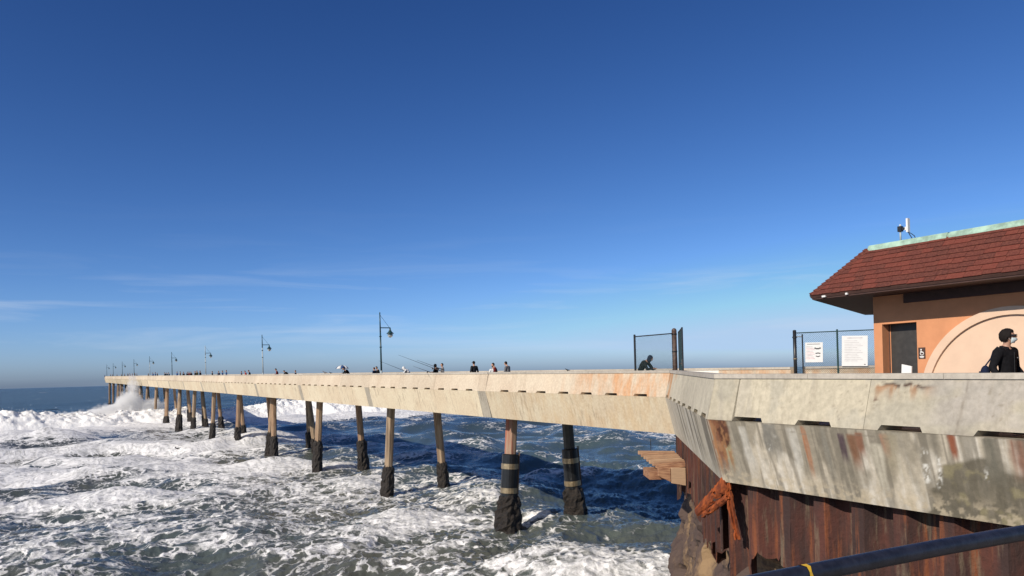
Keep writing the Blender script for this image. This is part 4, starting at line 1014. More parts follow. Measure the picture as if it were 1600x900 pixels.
# hip caps and copper ridge trim
hp = MB()
for k in range(14):
    f0, f1 = k / 14, (k + 1.25) / 14
    def hpnt(f, e): i = OV - run * f; return Vector((-i + e * .07, i - (1 - e) * .07 * 0 - (e - 1) * 0, eav + .06 + rise * f))
    a = Vector((-(OV - run * f0), OV - run * f0, eav + .085 + rise * f0)); b_ = Vector((-(OV - run * min(1, f1)), OV - run * min(1, f1), eav + .075 + rise * min(1, f1)))
    hp.hexa([a + Vector((-.03, -.10, -.02)), a + Vector((.10, .03, -.02)), b_ + Vector((.10, .03, -.03)), b_ + Vector((-.03, -.10, -.03)), a + Vector((-.02, .02, .035)), a + Vector((-.01, .03, .035)), b_ + Vector((-.01, .03, .01)), b_ + Vector((-.02, .02, .01))])
bb('hip_cap', hp, 'shingle')
cp = MB()
for k in range(5):
    x0, x1 = -.05 + k * 1.83, -.05 + (k + 1) * 1.83 - .004
    o = bb('copper_trim', MB().hexa([(x0, .13, mtop - .06), (x1, .13, mtop - .06), (x1, -.25, mtop - .02), (x0, -.25, mtop - .02), (x0, .07, mtop + .09), (x1, .07, mtop + .09), (x1, -.25, mtop + .10), (x0, -.25, mtop + .10)]), 'copper'); bevel(o, .02, 2)

for xp, w2 in ((-.62, .09), (-.02, .05)): bb('eave_clip', MB().box(xp, xp + w2, OV - .01, OV + .03, eav - .005, eav + .035), 'white')
# accessible restroom plate beside the door
sx = wall_t(1441.5); zs = eye + .23
sg_ = empty('restroom_sign', BM @ Vector((sx, .02, zs))); tag(sg_, 'small dark restroom plaque with white figure beside the doorway', 'sign')
def sgn(name, m, mat):
    m.v = [tuple(BM @ Vector((sx + v[0], .002 + v[1], zs + v[2]))) for v in m.v]; o = m.build(name, M[mat], sg_); o.matrix_parent_inverse = sg_.matrix_basis.inverted(); return o
sgn('plate', MB().box(-.075, .075, 0, .012, -.13, .11), 'fascia')
f_ = MB().ell((-.012, .015, .062), .018, .004, .018, 8, 5); f_.hexa([(-.028, .013, .0), (.004, .013, .0), (.004, .018, .0), (-.028, .018, .0), (-.022, .013, .04), (-.002, .013, .04), (-.002, .018, .04), (-.022, .018, .04)])
f_.lathe([(.030, -.003), (.042, -.003), (.042, .003), (.030, .003)], (0, 0, 0), 14)
b0 = len(f_.v) - 56
for i in range(b0, len(f_.v)): v = f_.v[i]; f_.v[i] = (v[0] + .006, .016 + v[2], -.018 + v[1])
f_.hexa([(.0, .013, -.004), (.03, .013, -.004), (.03, .018, -.004), (0, .018, -.004), (.0, .013, .008), (.03, .013, .008), (.03, .018, .008), (0, .018, .008)])
sgn('figure', f_, 'white'); sgn('raised_lettering', MB().box(-.045, .05, .0125, .016, -.095, -.075).box(-.035, .04, .0125, .016, -.115, -.103), 'white')
# white board leaning by the door
bt = wall_t(1427); wb = empty('white_board', BM @ Vector((bt, .35, 0))); tag(wb, 'white board leaning at the foot of the dark doorway', 'board')
m = MB().hexa([(bt - .12, .30, .02), (bt + .10, .30, .02), (bt + .10, .33, .02), (bt - .12, .33, .02), (bt - .12, .20, 1.19), (bt + .10, .20, 1.14), (bt + .10, .23, 1.14), (bt - .12, .23, 1.19)]); m.v = [tuple(BM @ Vector(v)) for v in m.v]
o = m.build('panel', M['white'], wb); o.matrix_parent_inverse = wb.matrix_basis.inverted()
m = MB().box(bt - .13, bt + .11, .18, .36, 0, .02); m.v = [tuple(BM @ Vector(v)) for v in m.v]; o = m.build('foot', M['white'], wb); o.matrix_parent_inverse = wb.matrix_basis.inverted()
# antenna
xa = wall_t(1404.5); ant = empty('antenna', BM @ Vector((xa, -.2, mtop))); tag(ant, 'white panel antenna on a short mast above the green roof trim', 'antenna')
def an(name, m, mat, smooth=False): m.v = [tuple(BM @ Vector((xa + v[0] * .72, -.2 + v[1] * .72, mtop + .06 + v[2] * .66))) for v in m.v]; o = m.build(name, M[mat], ant, smooth); o.matrix_parent_inverse = ant.matrix_basis.inverted()
an('mast', MB().tube((0, 0, -.02), (0, 0, .62), .028, .028, 10), 'pale', True); an('clamp', MB().box(-.06, .06, -.06, .06, .40, .58).box(.05, .16, -.03, .03, .44, .52), 'black'); an('bracket', MB().box(.14, .22, -.025, .025, .42, .53), 'white')
an('panel', MB().box(.22, .275, -.06, .06, .34, .80), 'white'); an('mast_cap', MB().ell((0, 0, .62), .03, .03, .025), 'white')
an('cable', MB().path([(.255, 0, .34), (.30, 0, .24), (.40, 0, .05), (.44, 0, -.03)], .014).path([(.26, 0, .33), (.36, .02, .27), (.46, .02, .17), (.50, .0, -.03)], .012), 'black')

# ================================================================ lamp posts
def lamp(s, k):
    base = SO(s, .66, zdeck(s) + .002); l = empty('lamp_post', base, math.atan2(N[1], N[0])); H = 5.52
    where = ('standing by the seated pair with fishing rods', 'beyond the blue and white umbrella')[k] if k < 2 else ''
    pale = k in (1, 2, 4)  # these posts get a pale grey lower pole, the others stay teal
    if k == 0: lab = 'tallest-looking dark teal lamp post, beside two seated people near the fishing rods'
    elif k == 1: lab = 'lamp post with pale lower pole and dark teal top, beyond the umbrella'
    elif k == 2: lab = 'lamp post with pale pole and pale tip, third along the pier from the gate'
    elif k == 3: lab = 'dark teal lamp post fourth along the pier from the gate'
    elif k == 4: lab = 'distant lamp post with pale pole, fifth along the pier from the gate'
    elif k == 8: lab = 'distant lamp post at the very end of the pier'
    else: lab = 'small distant dark lamp post on the far half of the pier'
    tag(l, lab, 'lamp post', 'lamp posts along the pier' if k > 3 else 'lamp posts nearer the gate')
    dk, lo = 'teal', 'pale' if pale else 'teal'
    MB().lathe([(.16, 0), (.16, .12), (.11, .2), (.085, .9), (.075, 1.25)], n=12).build('base', M['pale'] if k == 0 else M[lo], l, True)
    MB().tube((0, 0, 1.2), (0, 0, 4.15), .068, .055, 10).build('pole', M[lo], l, True)
    MB().tube((0, 0, 4.1), (0, 0, H), .056, .038, 10).ell((0, 0, H), .045, .045, .09).build('pole_top', M[lo] if k == 2 else M[dk], l, True)
    for z in (2.95, 3.75): MB().lathe([(.06, 0), (.10, .02), (.10, .06), (.06, .08)], (0, 0, z), 12).build('collar', M[dk], l)
    MB().box(0, .80, -.03, .03, 4.40, 4.47).build('arm', M[dk], l)
    MB().tube((0, 0, H - .12), (.72, 0, 4.47), .012, .012, 6).build('stay', M[dk], l)
    hd = MB().lathe([(.0, .0), (.05, 0), (.06, -.15), (.12, -.28), (.19, -.36), (.27, -.42), (.27, -.46), (.17, -.46), (.0, -.44)], (.78, 0, 4.45), 14).build('lamp_head', M[dk], l, True)
    gl = MB().lathe([(.15, 0), (.19, -.06), (.20, -.12), (.15, -.22), (.06, -.28), (0, -.29)], (.78, 0, 3.985), 14).build('globe', M['globe'], l, True)
    MB().lathe([(.195, 0), (.215, 0), (.215, -.03), (.195, -.03)], (.78, 0, 3.92), 14).build('globe_ring', M[dk], l)
m = NT('frosted_globe'); m.color((.55, .60, .60)); m.rough(.25, .5); m.b.inputs['Transmission Weight'].default_value = .35; M['globe'] = m.mat
for k in range(9): lamp(30.9 + 35.9 * k if k < 8 else 314.0, k)
# ================================================================ people, birds, fishing gear
def skin_eval(V, E, rad, root=0, sub=1):
    me = bpy.data.meshes.new('tmp'); me.from_pydata([tuple(v) for v in V], E, []); ob = bpy.data.objects.new('tmp', me); col.objects.link(ob)
    sk = ob.modifiers.new('skin', 'SKIN'); sk.use_smooth_shade = True; sk.branch_smoothing = .4
    for i, r in enumerate(rad):
        d = me.skin_vertices[0].data[i]; d.radius = r if isinstance(r, tuple) else (r, r); d.use_root = (i == root)
    sb = ob.modifiers.new('sub', 'SUBSURF'); sb.levels = sub; sb.render_levels = sub
    bpy.context.view_layer.update(); dg = bpy.context.evaluated_depsgraph_get()
    res = bpy.data.meshes.new_from_object(ob.evaluated_get(dg), depsgraph=dg)
    bpy.data.objects.remove(ob); bpy.data.meshes.remove(me)
    return res
def remesh(vol, voxel):
    me = mesh('tmp', vol.v, vol.f); bm = bmesh.new(); bm.from_mesh(me); bmesh.ops.recalc_face_normals(bm, faces=bm.faces); bm.to_mesh(me); bm.free()
    ob = bpy.data.objects.new('tmp', me); col.objects.link(ob)
    rm = ob.modifiers.new('re', 'REMESH'); rm.mode = 'VOXEL'; rm.voxel_size = voxel; rm.use_smooth_shade = True
    sm = ob.modifiers.new('sm', 'SMOOTH'); sm.factor = .5; sm.iterations = 4
    bpy.context.view_layer.update(); dg = bpy.context.evaluated_depsgraph_get()
    res = bpy.data.meshes.new_from_object(ob.evaluated_get(dg), depsgraph=dg); bpy.data.objects.remove(ob); return res
REG = {'skin': 0, 'jacket': 1, 'pants': 2, 'hair': 3, 'shoe': 4}
def human(lean=0.0, neckf=0.0, elbows=((-.26, .12, 1.12), (.26, .12, 1.12)), hands=((-.17, .36, 1.08), (.17, .36, 1.08)), step=.0, voxel=None, headyaw=0.0, sub=1, hood=False):
    V = []; E = []; Rd = []; tagv = []
    def add(p, r, t, par=None):
        V.append(Vector(p)); Rd.append(r); tagv.append(t)
        if par is not None: E.append((par, len(V) - 1))
        return len(V) - 1
    def L_(p):                                     # lean of the upper body about the hips
        p = Vector(p); z = p.z - .95; a = lean * min(1, max(0, z / .5)); return Vector((p.x, p.y * math.cos(a) + z * math.sin(a), .95 + z * math.cos(a) - p.y * math.sin(a)))
    pel = add((0, 0, .96), (.155, .115), 'pants')
    be = add(L_((0, .01, 1.12)), (.150, .11), 'jacket', pel); ch = add(L_((0, .0, 1.32)), (.175, .12), 'jacket', be)
    nb = add(L_((0, -.015, 1.46)), (.085, .075), 'jacket', ch); nk = add(L_((0, .005 + neckf * .3, 1.525)), .054, 'skin', nb)
    h1 = add(L_((0, .025 + neckf, 1.595)), (.066, .070), 'skin', nk); h2 = add(L_((0, .02 + neckf, 1.665)), (.080, .094), 'skin', h1); h3 = add(L_((0, .005 + neckf, 1.725)), (.062, .070), 'skin', h2)
    add(L_((0, .118 + neckf, 1.635)), .013, 'skin', h2)
    for k, sx in ((0, -1), (1, 1)):
        sh = add(L_((sx * .175, -.01, 1.415)), .080, 'jacket', ch); el = add(elbows[k], .056, 'jacket', sh); wr = add(Vector(elbows[k]).lerp(Vector(hands[k]), .9), .040, 'jacket', el)
        d = (Vector(hands[k]) - Vector(elbows[k])).normalized(); sd = d.cross(Vector((0, 0, 1)));
        sd = sd.normalized() if sd.length > .1 else Vector((1, 0, 0))
        pm = add(Vector(hands[k]) + d * .03, (.034, .018), 'skin', wr)
        for q, ln in ((-.030, .075), (-.010, .088), (.010, .084), (.028, .066)):
            f1 = add(V[pm] + d * ln * .55 + sd * q * 1.1, .0085, 'skin', pm); add(V[f1] + d * ln * .45 - Vector((0, 0, .022)), .007, 'skin', f1)
        t1 = add(V[pm] + d * .012 - sd * sx * .042, .010, 'skin', pm); add(V[t1] + d * .035 - sd * sx * .006, .008, 'skin', t1)
        st = step * sx
        hp = add((sx * .095, 0, .91), .098, 'pants', pel); kn = add((sx * .10, .025 + st * .5, .50), .064, 'pants', hp); an_ = add((sx * .105, -.02 + st, .10), .045, 'pants', kn)
        hl = add((sx * .105, .01 + st, .045), .043, 'shoe', an_); add((sx * .12, .15 + st, .035), .034, 'shoe', hl)
    extra = None
    if voxel:
        extra = MB(); hc = V[h2]
        extra.ell((hc.x, hc.y - .008, hc.z + .015), .080, .102, .112, 20, 14); extra.ell((hc.x, hc.y + .028, hc.z - .055), .058, .062, .062, 16, 10)
        for sx in (-1, 1): extra.ell((hc.x + sx * .080, hc.y - .008, hc.z - .008), .012, .022, .032, 10, 8)
        extra.ell((hc.x, hc.y + .098, hc.z - .018), .013, .022, .024, 10, 8); extra.ell((hc.x, hc.y + .075, hc.z + .028), .055, .025, .018, 12, 8)
        if headyaw:
            c, s_ = math.cos(headyaw), math.sin(headyaw)
            extra.v = [(hc.x + (x - hc.x) * c - (y - hc.y) * s_, hc.y + (x - hc.x) * s_ + (y - hc.y) * c, z) for x, y, z in extra.v]
            j = len(V)
            for i in (h1, h2, h3):
                pass
            V[8] = Vector((hc.x - s_ * .1, hc.y + c * .1, V[8].z))
    if voxel:                                      # closed limb shapes fused into one skin
        vol = extra
        for i, p in enumerate(V):
            if i in (h1, h2, h3, 8): continue
            r = Rd[i]; r = r if isinstance(r, tuple) else (r, r); vol.ell(p, r[0], r[1], (r[0] + r[1]) / 2, 14, 9)
        for a, b in E:
            if b in (h1, h2, h3, 8): continue
            ra_, rb_ = (Rd[i] if isinstance(Rd[i], tuple) else (Rd[i], Rd[i]) for i in (a, b)); k0 = len(vol.v)
            vol.tube(V[a], V[b], 1.0, 1.0, 16)
            d_ = (V[b] - V[a]).normalized(); 
            for j in range(k0, len(vol.v)):
                base_, rr_ = (V[a], ra_) if j - k0 < 16 else (V[b], rb_)
                o_ = Vector(vol.v[j]) - base_; vol.v[j] = tuple(base_ + Vector((o_.x * rr_[0], o_.y * rr_[1], o_.z * (rr_[0] + rr_[1]) / 2)))
        vol.tube(V[nk], V[h1] + Vector((0, -.01, .02)), .054, .056, 14)
        for sx in (-1, 1): vol.ell(L_((sx * .10, -.01, 1.385)), .12, .095, .085, 14, 9)
        for zz in (1.04, 1.22): vol.ell(L_((0, 0, zz)), .165, .12, .12, 16, 9)
        me = remesh(vol, voxel)
    else: me = skin_eval(V, E, Rd, 0, sub)
    segs = [(V[a], V[b], tagv[b]) for a, b in E]
    fd_ = (V[h3] - V[h1]).normalized(); hc = V[h2]; fw = Vector((-math.sin(headyaw), math.cos(headyaw) * math.cos(lean), -math.sin(lean)))
    C = np.empty(len(me.polygons) * 3, np.float32); me.polygons.foreach_get('center', C); C = C.reshape(-1, 3)
    best = np.full(len(C), 9.0); idx = np.full(len(C), REG['jacket'], np.int32)
    for a, b, t in segs:
        a_ = np.array(a); ab = np.array(b) - a_; u_ = np.clip(((C - a_) @ ab) / (ab @ ab), 0, 1); dd = np.linalg.norm(a_ + u_[:, None] * ab - C, axis=1)
        w_ = dd < best; best[w_] = dd[w_]; idx[w_] = REG[t]
    r = C - np.array(hc); up_ = r @ np.array(fd_); f_ = r @ np.array(fw)
    hm = (idx == REG['skin']) & (np.linalg.norm(r, axis=1) < .16) & ((up_ > .062) | ((f_ < -.01) & (up_ > -.05)) | ((f_ < .03) & (up_ > .02))); idx[hm] = REG['hair']
    for _ in range(5): me.materials.append(None)
    me.polygons.foreach_set('material_index', idx); me.shade_smooth()
    me['hx'] = list(hc); me['hup'] = list(fd_); return me, hc, fd_
def cloth(name, c): return plain(name, c, .95, spec=.05, var=.2, scale=25)
CL = {k: cloth(k + '_cloth', v) for k, v in {'black': (.012, .012, .014), 'navy': (.016, .022, .05), 'charcoal': (.03, .032, .036), 'maroon': (.13, .02, .022), 'red': (.33, .03, .03), 'grey': (.16, .16, .17), 'white': (.72, .72, .71), 'olive': (.05, .05, .03), 'blue': (.04, .08, .2), 'brown': (.07, .045, .03)}.items()}
SK = plain('light_skin', (.46, .26, .18), .55, var=.08); SK2 = plain('tan_skin', (.30, .16, .10), .55, var=.08)
HR = plain('dark_hair', (.012, .009, .008), .8, spec=.2); HR2 = plain('brown_hair', (.05, .03, .018), .5)
POSE = {'lean': human(.22, .02, voxel=.014), 'stand': human(.0, 0, ((-.27, -.03, 1.14), (.27, -.03, 1.14)), ((-.28, .05, .90), (.28, .05, .90)), voxel=.014),
        'hunch': human(.62, .03, ((-.28, .42, 1.05), (.28, .42, 1.05)), ((-.12, .62, 1.07), (.12, .62, 1.07)), voxel=.014),
        'rod': human(.12, .03, ((-.29, .10, 1.12), (.28, .16, 1.10)), ((-.12, .36, 1.14), (.10, .42, 1.20)), voxel=.014)}
def person(s, o, pose, face, jacket, pants='charcoal', hair=HR, skin=SK, h=1.70, label='', group=None, hat=None, z=None):
    me, hc, hu = POSE[pose]; sc = h / 1.79
    fv = U * face[0] + N * face[1]; rz = math.atan2(fv[1], fv[0]) - math.pi / 2
    e = empty('person', SO(s, o, zdeck(s) if z is None else z), rz); tag(e, label, 'person', group); e.scale = (sc, sc, sc)
    b = bpy.data.objects.new('body', me); col.objects.link(b); b.parent = e
    for i, m_ in enumerate((skin, CL[jacket], CL[pants], hair, CL['black'])): b.material_slots[i].link = 'OBJECT'; b.material_slots[i].material = m_
    if hat:
        kind, cc = hat; m = MB(); up = hu; q = up.to_track_quat('Z', 'Y').to_matrix()
        if kind == 'cap':
            m.lathe([(.098, .0), (.094, .035), (.065, .072), (0, .085)], n=12); m.hexa([(-.07, .06, .0), (.07, .06, .0), (.05, .19, -.015), (-.05, .19, -.015), (-.07, .06, .02), (.07, .06, .02), (.05, .19, .0), (-.05, .19, .0)])
            off = up * .02
        else:
            m.lathe([(.08, -.15), (.10, -.09), (.112, .0), (.098, .08), (.055, .122), (0, .132)], n=12); off = Vector((0, -.025, 0))
        m.v = [tuple(q @ Vector(v) + hc + off) for v in m.v]; m.build('cap' if kind == 'cap' else 'hood', CL[cc], e, True)
    return e
OUT = (0, -1)
def pp(px, o, *a, **k): return person(s_at_px(px, o), o, *a, **k)
pp(1001, 1.0, 'hunch', (-.75, .35), 'black', 'black', h=1.86, label='person in dark clothes bending forward behind the chain-link side panel', hat=('hood', 'navy'))
pp(795, .95, 'lean', (1, -.5), 'grey', h=1.66, label='dark-haired person in pale grey and dark jacket standing beside the person in maroon', hair=HR)
pp(775.5, .95, 'lean', (.5, -1), 'maroon', h=1.60, label='dark-haired person in a maroon jacket leaning on the parapet')
pp(770.5, 1.5, 'stand', (.8, .3), 'white', h=1.48, label='person in white half hidden behind the person in maroon')
pp(741, 1.0, 'stand', (1, -.1), 'charcoal', 'navy', h=1.72, label='lone standing person in dark grey jacket and cap facing along the pier', hat=('cap', 'black'))
pp(691.5, 1.3, 'stand', (.3, -1), 'grey', h=1.66, label='person in grey standing right behind the hooded angler')
pp(682.5, .95, 'rod', (1, -.6), 'black', h=1.63, label='hooded angler in black crouched over the rods at the parapet', hat=('hood', 'black'))
pp(640, .9, 'hunch', (.7, -1), 'white', h=1.66, label='person in a white hooded jacket hunched at the parapet', hat=('hood', 'white'))
pp(592, .98, 'lean', (.1, -1), 'black', h=1.60, label='person in black beside the base of the lamp post nearest the gate')
pp(585, 1.35, 'stand', (.6, -.4), 'navy', h=1.52, label='dark-haired person half hidden by the base of the lamp post nearest the gate')
pp(545, .95, 'hunch', (0, -1), 'black', 'black', h=1.74, label='person in dark brown and black sitting under the blue and white umbrella')
pp(434, 1.0, 'lean', (.2, -1), 'maroon', h=1.72, label='person in a red and black jacket just past the second lamp post', hat=('cap', 'black'))
pp(450, 1.0, 'hunch', (.8, -1), 'black', h=1.62, label='person in black stooping beside the person in the red and black jacket')
pp(462, 1.0, 'stand', (.5, -1), 'navy', h=1.45, label='short figure in navy between the umbrella and the stooping person')
pp(385, 1.0, 'lean', (0, -1), 'red', h=1.58, label='person in bright red leaning at the parapet near the second lamp post')
pp(391, 1.0, 'lean', (.3, -1), 'black', h=1.64, label='person in black next to the person in bright red')
pp(377.6, 1.0, 'stand', (.3, -1), 'navy', h=1.5, label='person in navy on the far side of the person in bright red')
prs = random.Random(12)
far = [354, 348, 342, 332, 313, 308, 305, 300, 297, 293, 287, 282, 277, 265, 262, 259, 246, 243, 240, 232, 214, 211, 207, 204, 200, 195, 190, 183, 176, 173, 164]
for i, x in enumerate(far):
    jk = prs.choice(('black', 'black', 'navy', 'charcoal', 'brown', 'olive', 'maroon', 'blue')); where = 'between the third and fourth lamp posts' if 264 < x < 316 else ('between the second and third lamp posts' if x > 315 else 'beyond the fourth lamp post')
    lk = {'maroon': 'maroon', 'blue': 'blue'}.get(jk, 'dark clothes')
    pp(x, prs.uniform(.85, 1.2), prs.choice(('lean', 'stand', 'stand')), (prs.uniform(-.8, .8), -1), jk, prs.choice(('black', 'charcoal', 'navy')), h=prs.uniform(1.62, 1.86), hair=prs.choice((HR, HR2)),
       label='tiny figure in %s at the parapet %s' % (lk, where), group='distant people in %s %s' % (lk, where))

# ---- the man in black by the restroom wall
def man():
    ms = -16.15; mo = -6.78
    yaw = R(-153); hy = R(44)
    me, hc, hu = human(0.0, .01, ((-.335, -.06, 1.13), (.335, -.02, 1.15)), ((-.37, .10, .90), (.41, .14, .92)), .16, .010, hy, 2)
    e = empty('person', SO(ms, mo, zdeck(ms)), yaw); e.scale = (1.12, 1.06, .995); tag(e, 'man in black jacket wearing sunglasses and a pale face mask before the cream arch', 'person')
    b = link('body', me, None, e)
    for i, m_ in enumerate((SK, CL['black'], CL['charcoal'], HR, CL['black'])): b.material_slots[i].link = 'OBJECT'; b.material_slots[i].material = m_
    H = Matrix.Translation(hc) @ Matrix.Rotation(hy, 4, 'Z')
    def hp(name, m, mat, smooth=True):
        m.v = [tuple(H @ Vector(v)) for v in m.v]; return m.build(name, mat, e, smooth)
    # hair: shell over the skull, cut round the face and ear
    m = MB(); g = random.Random(3); nu, nv = 40, 24; V = {}; 
    def hv(i, j):
        th = 2 * math.pi * i / nu; ph = math.pi * j / nv; x, y, z = math.sin(ph) * math.cos(th), math.sin(ph) * math.sin(th), math.cos(ph)
        n_ = 1 + .035 * math.sin(th * 9 + ph * 5) + .03 * g.random(); return (x * .084 * n_, -.010 + y * .105 * n_, .016 + z * .117 * n_)
    P_ = [[hv(i, j) for i in range(nu)] for j in range(nv + 1)]
    V = [p for row in P_ for p in row]; F = []
    for j in range(nv):
        for i in range(nu):
            q = [P_[j][i], P_[j][(i+1) % nu], P_[j+1][(i+1) % nu], P_[j+1][i]]; cy = sum(p[1] for p in q) / 4; cz_ = sum(p[2] for p in q) / 4; cx_ = abs(sum(p[0] for p in q) / 4)
            if (cz_ > .075 and cy < .062) or (cz_ > .098) or (cy < .015 and cz_ > -.012) or (cy < -.03 and cz_ > -.075): F.append((j*nu+i, j*nu+(i+1) % nu, (j+1)*nu+(i+1) % nu, (j+1)*nu+i))
    m.add(V, F); o = hp('hair', m, HR); md = o.modifiers.new('t', 'SOLIDIFY'); md.thickness = .012
    # sunglasses
    m = MB()
    for sx in (-1, 1):
        m.hexa([(sx*.006, .112, -.012), (sx*.070, .090, -.006), (sx*.074, .100, -.006), (sx*.006, .128, -.012), (sx*.004, .112, .044), (sx*.076, .088, .042), (sx*.080, .098, .042), (sx*.004, .128, .044)])
        m.hexa([(sx*.072, .090, .012), (sx*.090, -.005, .014), (sx*.096, -.005, .014), (sx*.080, .096, .012), (sx*.072, .090, .040), (sx*.090, -.005, .034), (sx*.096, -.005, .034), (sx*.080, .096, .040)])
    m.box(-.012, .012, .114, .122, .026, .038); hp('sunglasses', m, plain('black_glass', (.008, .008, .01), .12), False)
    # mask
    m = MB(); V = []; F = []; n1, n2 = 14, 8
    for j in range(n2 + 1):
        for i in range(n1 + 1):
            a = R(-82 + 164 * i / n1); t = j / n2; z = -.018 - t * .090; rr = .072 + .012 * math.sin(t * math.pi); bulge = .034 * math.sin(math.pi * min(1, t * 1.15 + .1)) * max(0, math.cos(a)) ** 2
            V.append((math.sin(a) * (rr + .006), .020 + math.cos(a) * (.082 + bulge) - .012 * t, z + .004 * math.sin(j * 3.1)))
    F = [(j*(n1+1)+i, j*(n1+1)+i+1, (j+1)*(n1+1)+i+1, (j+1)*(n1+1)+i) for j in range(n2) for i in range(n1)]; m.add(V, F)
    o = hp('face_mask', m, plain('pale_blue_mask', (.55, .66, .68), .8, var=.05)); md = o.modifiers.new('t', 'SOLIDIFY'); md.thickness = .004
    m = MB()
    for sx in (-1, 1): m.path([(sx*.078, .035, -.015), (sx*.092, -.012, -.002)], .002, 5).path([(sx*.074, .030, -.075), (sx*.092, -.012, -.025)], .002, 5)
    hp('mask_loop', m, CL['white'], False)
    # stand collar, open at the throat
    m = MB(); V = []; n = 26
    for k in range(n + 1):
        a = R(90 + 28 + (360 - 56) * k / n); r0, r1 = .105, .088
        V += [(math.cos(a) * r0, math.sin(a) * r0 * .95 - .005, 1.435 + .01 * math.sin(a)), (math.cos(a) * r1, math.sin(a) * r1 * .95 - .01, 1.515 - .03 * max(0, math.sin(a)))]
    m.add(V, [(2*k, 2*k+2, 2*k+3, 2*k+1) for k in range(n)]); o = m.build('collar', CL['black'], e, True); md = o.modifiers.new('t', 'SOLIDIFY'); md.thickness = .012
    MB().box(-.004, .004, .118, .128, 1.02, 1.40).build('zip', CL['charcoal'], e)
    MB().box(-.125, -.095, .104, .122, 1.295, 1.312).build('chest_badge', CL['grey'], e)
    o = MB().box(-.022, .022, -.004, .004, -.006, .006).build('sleeve_tab', CL['grey'], e); o.location = (.272, .030, 1.275); o.rotation_euler = (R(-10), R(20), R(-20))
    bg_ = empty('shoulder_bag', SO(ms, mo, zdeck(ms)), yaw); tag(bg_, 'small navy bag hanging at the side of the man in black', 'bag')
    m = MB().ell((.36, -.15, 1.05), .085, .07, .13, 14, 10); m.build('pouch', CL['navy'], bg_, True)
    MB().box(.31, .41, -.232, -.212, .98, 1.08).build('front_pocket', CL['navy'], bg_)
    MB().path([(.36, -.15, 1.17), (.25, -.115, 1.30), (.20, -.105, 1.42), (.13, -.07, 1.49)], .012, 6).build('strap', CL['navy'], bg_)
man()

# ---- umbrella
us = s_at_px(535, 1.3); um = empty('umbrella', SO(us, 1.3, zdeck(us))); tag(um, 'small blue and white panelled umbrella above the parapet', 'umbrella')
MB().tube((0, 0, 0), (0, 0, 1.78), .014, .014, 8).ell((0, 0, 1.8), .015, .015, .04).build('shaft', M['black'], um)
for k in range(8):
    V = []; a0_, a1_ = math.pi / 4 * k, math.pi / 4 * (k + 1)
    for j in range(6):
        t = j / 5; r = .58 * math.sin(t * 1.25) / math.sin(1.25); z = 1.76 - .30 * t ** 1.9
        for a, sag in ((a0_, 0), ((a0_ + a1_) / 2, .03 * t), (a1_, 0)): V.append((r * math.cos(a) * (1 - sag), r * math.sin(a) * (1 - sag), z + sag * .5))
    o = MB().add(V, [(3*j+i, 3*j+i+1, 3*j+i+4, 3*j+i+3) for j in range(5) for i in range(2)]).build('panel', CL['white'] if k % 2 else CL['blue'], um, True)
    md = o.modifiers.new('t', 'SOLIDIFY'); md.thickness = .004
    MB().path([(.02 * math.cos(a0_), .02 * math.sin(a0_), 1.755), (.3 * math.cos(a0_), .3 * math.sin(a0_), 1.67), (.57 * math.cos(a0_), .57 * math.sin(a0_), 1.46)], .004, 4).build('rib', M['black'], um)

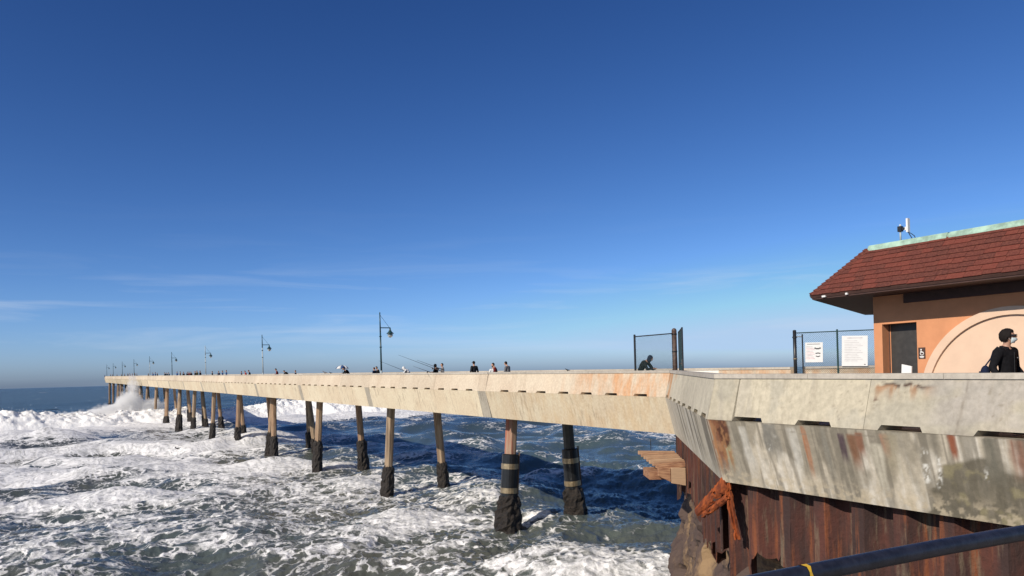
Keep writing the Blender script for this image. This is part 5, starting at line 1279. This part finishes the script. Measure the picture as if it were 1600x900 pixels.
# ---- fishing rods resting on the parapet
def at_px(x, y, o): s = s_at_px(x, o); p = SO(s, o, 0); return Vector((p.x, p.y, EYE + (607.5 - .0278 * x - y) * p.y / 1200))
for i, (x0, y0, x1, y1, lab) in enumerate(((684, 577.5, 623.5, 554.5, 'long dark fishing rod held by the hooded angler'), (690, 576.5, 652, 562.5, 'second fishing rod slanting out beside the hooded angler'), (640, 582.5, 592.5, 563.5, 'fishing rod leaning out past the person in white towards the lamp post'), (671, 581, 646, 572, 'short fishing rod propped low on the parapet beside the person in white'))):
    a = at_px(x0, y0, .75); b_ = at_px(x1, y1, -1.3); d = (b_ - a)
    r = empty('fishing_rod', a); tag(r, lab, 'fishing rod')
    def rc(n_, m, mt): o = m.build(n_, M[mt], r); o.matrix_parent_inverse = r.matrix_basis.inverted()
    sag = lambda t: a + d * t - Vector((0, 0, .12 * t * t * (1 - t) * 0))
    rc('blank', MB().tube(a, a + d * .5, .016, .012, 6).tube(a + d * .5, b_, .012, .006, 6), 'black'); rc('grip', MB().tube(a - d * .12, a + d * .10, .022, .022, 8), 'brown_post')
    q = a + d * .13 - Vector((0, 0, .06)); rc('reel', MB().ell(q, .05, .05, .05, 8, 6).tube(q, a + d * .13, .012, .012, 6), 'black')

# ---- birds
def bird_mesh(fly):
    V = [(0, 0, .12), (0, .10, .14), (0, .16, .20), (0, .20, .225), (0, .265, .215), (0, -.10, .10), (0, -.24, .09)]; E = [(0, 1), (1, 2), (2, 3), (3, 4), (0, 5), (5, 6)]; Rd_ = [.062, .058, .034, .036, .008, .045, (.02, .012)]
    if fly:
        for sx in (-1, 1):
            b = len(V); V += [(sx * .10, .05, .16), (sx * .34, .06, .28), (sx * .60, -.06, .22)]; Rd_ += [(.05, .018), (.05, .012), (.018, .006)]; E += [(1, b), (b, b + 1), (b + 1, b + 2)]
    else:
        for sx in (-1, 1):
            b = len(V); V += [(sx * .025, 0, .05), (sx * .025, .01, .004), (sx * .025, .045, .003)]; Rd_ += [.012, .007, .009]; E += [(0, b), (b, b + 1), (b + 1, b + 2)]
    return skin_eval(V, E, Rd_, 0, 1)
BF, BS = bird_mesh(True), bird_mesh(False)
def bird(me, loc, rz, mat, label, sc=1.0):
    o = bpy.data.objects.new('bird', me); col.objects.link(o); o.location = loc; o.rotation_euler = (0, 0, rz); o.scale = (sc,) * 3; tag(o, label, 'bird')
    if not me.materials: me.materials.append(None)
    o.material_slots[0].link = 'OBJECT'; o.material_slots[0].material = mat
for x, rz_, lab, sc_, mt in ((508, 1.2, 'grey bird perched on the parapet between the umbrella and the short figure in navy', 1.1, CL['grey']), (517, 2.2, 'smaller bird perched on the parapet next to the grey bird by the umbrella', .7, CL['charcoal']), (887, 1.0, 'tiny dark bird perched on the parapet near the chain-link side panel', .55, CL['black'])):
    s = s_at_px(x, .35); bird(BS, SO(s, .35, ztop(s)), rz_, mt, lab, sc_)
bird(BF, SO(182, -14, 2.8), .8, CL['black'], 'black bird flying low in front of the white spray', 1.5)
bird(BF, SO(77, -7.2, .75), 2.4, CL['black'], 'dark bird skimming the foam beside the pier', 1.3)
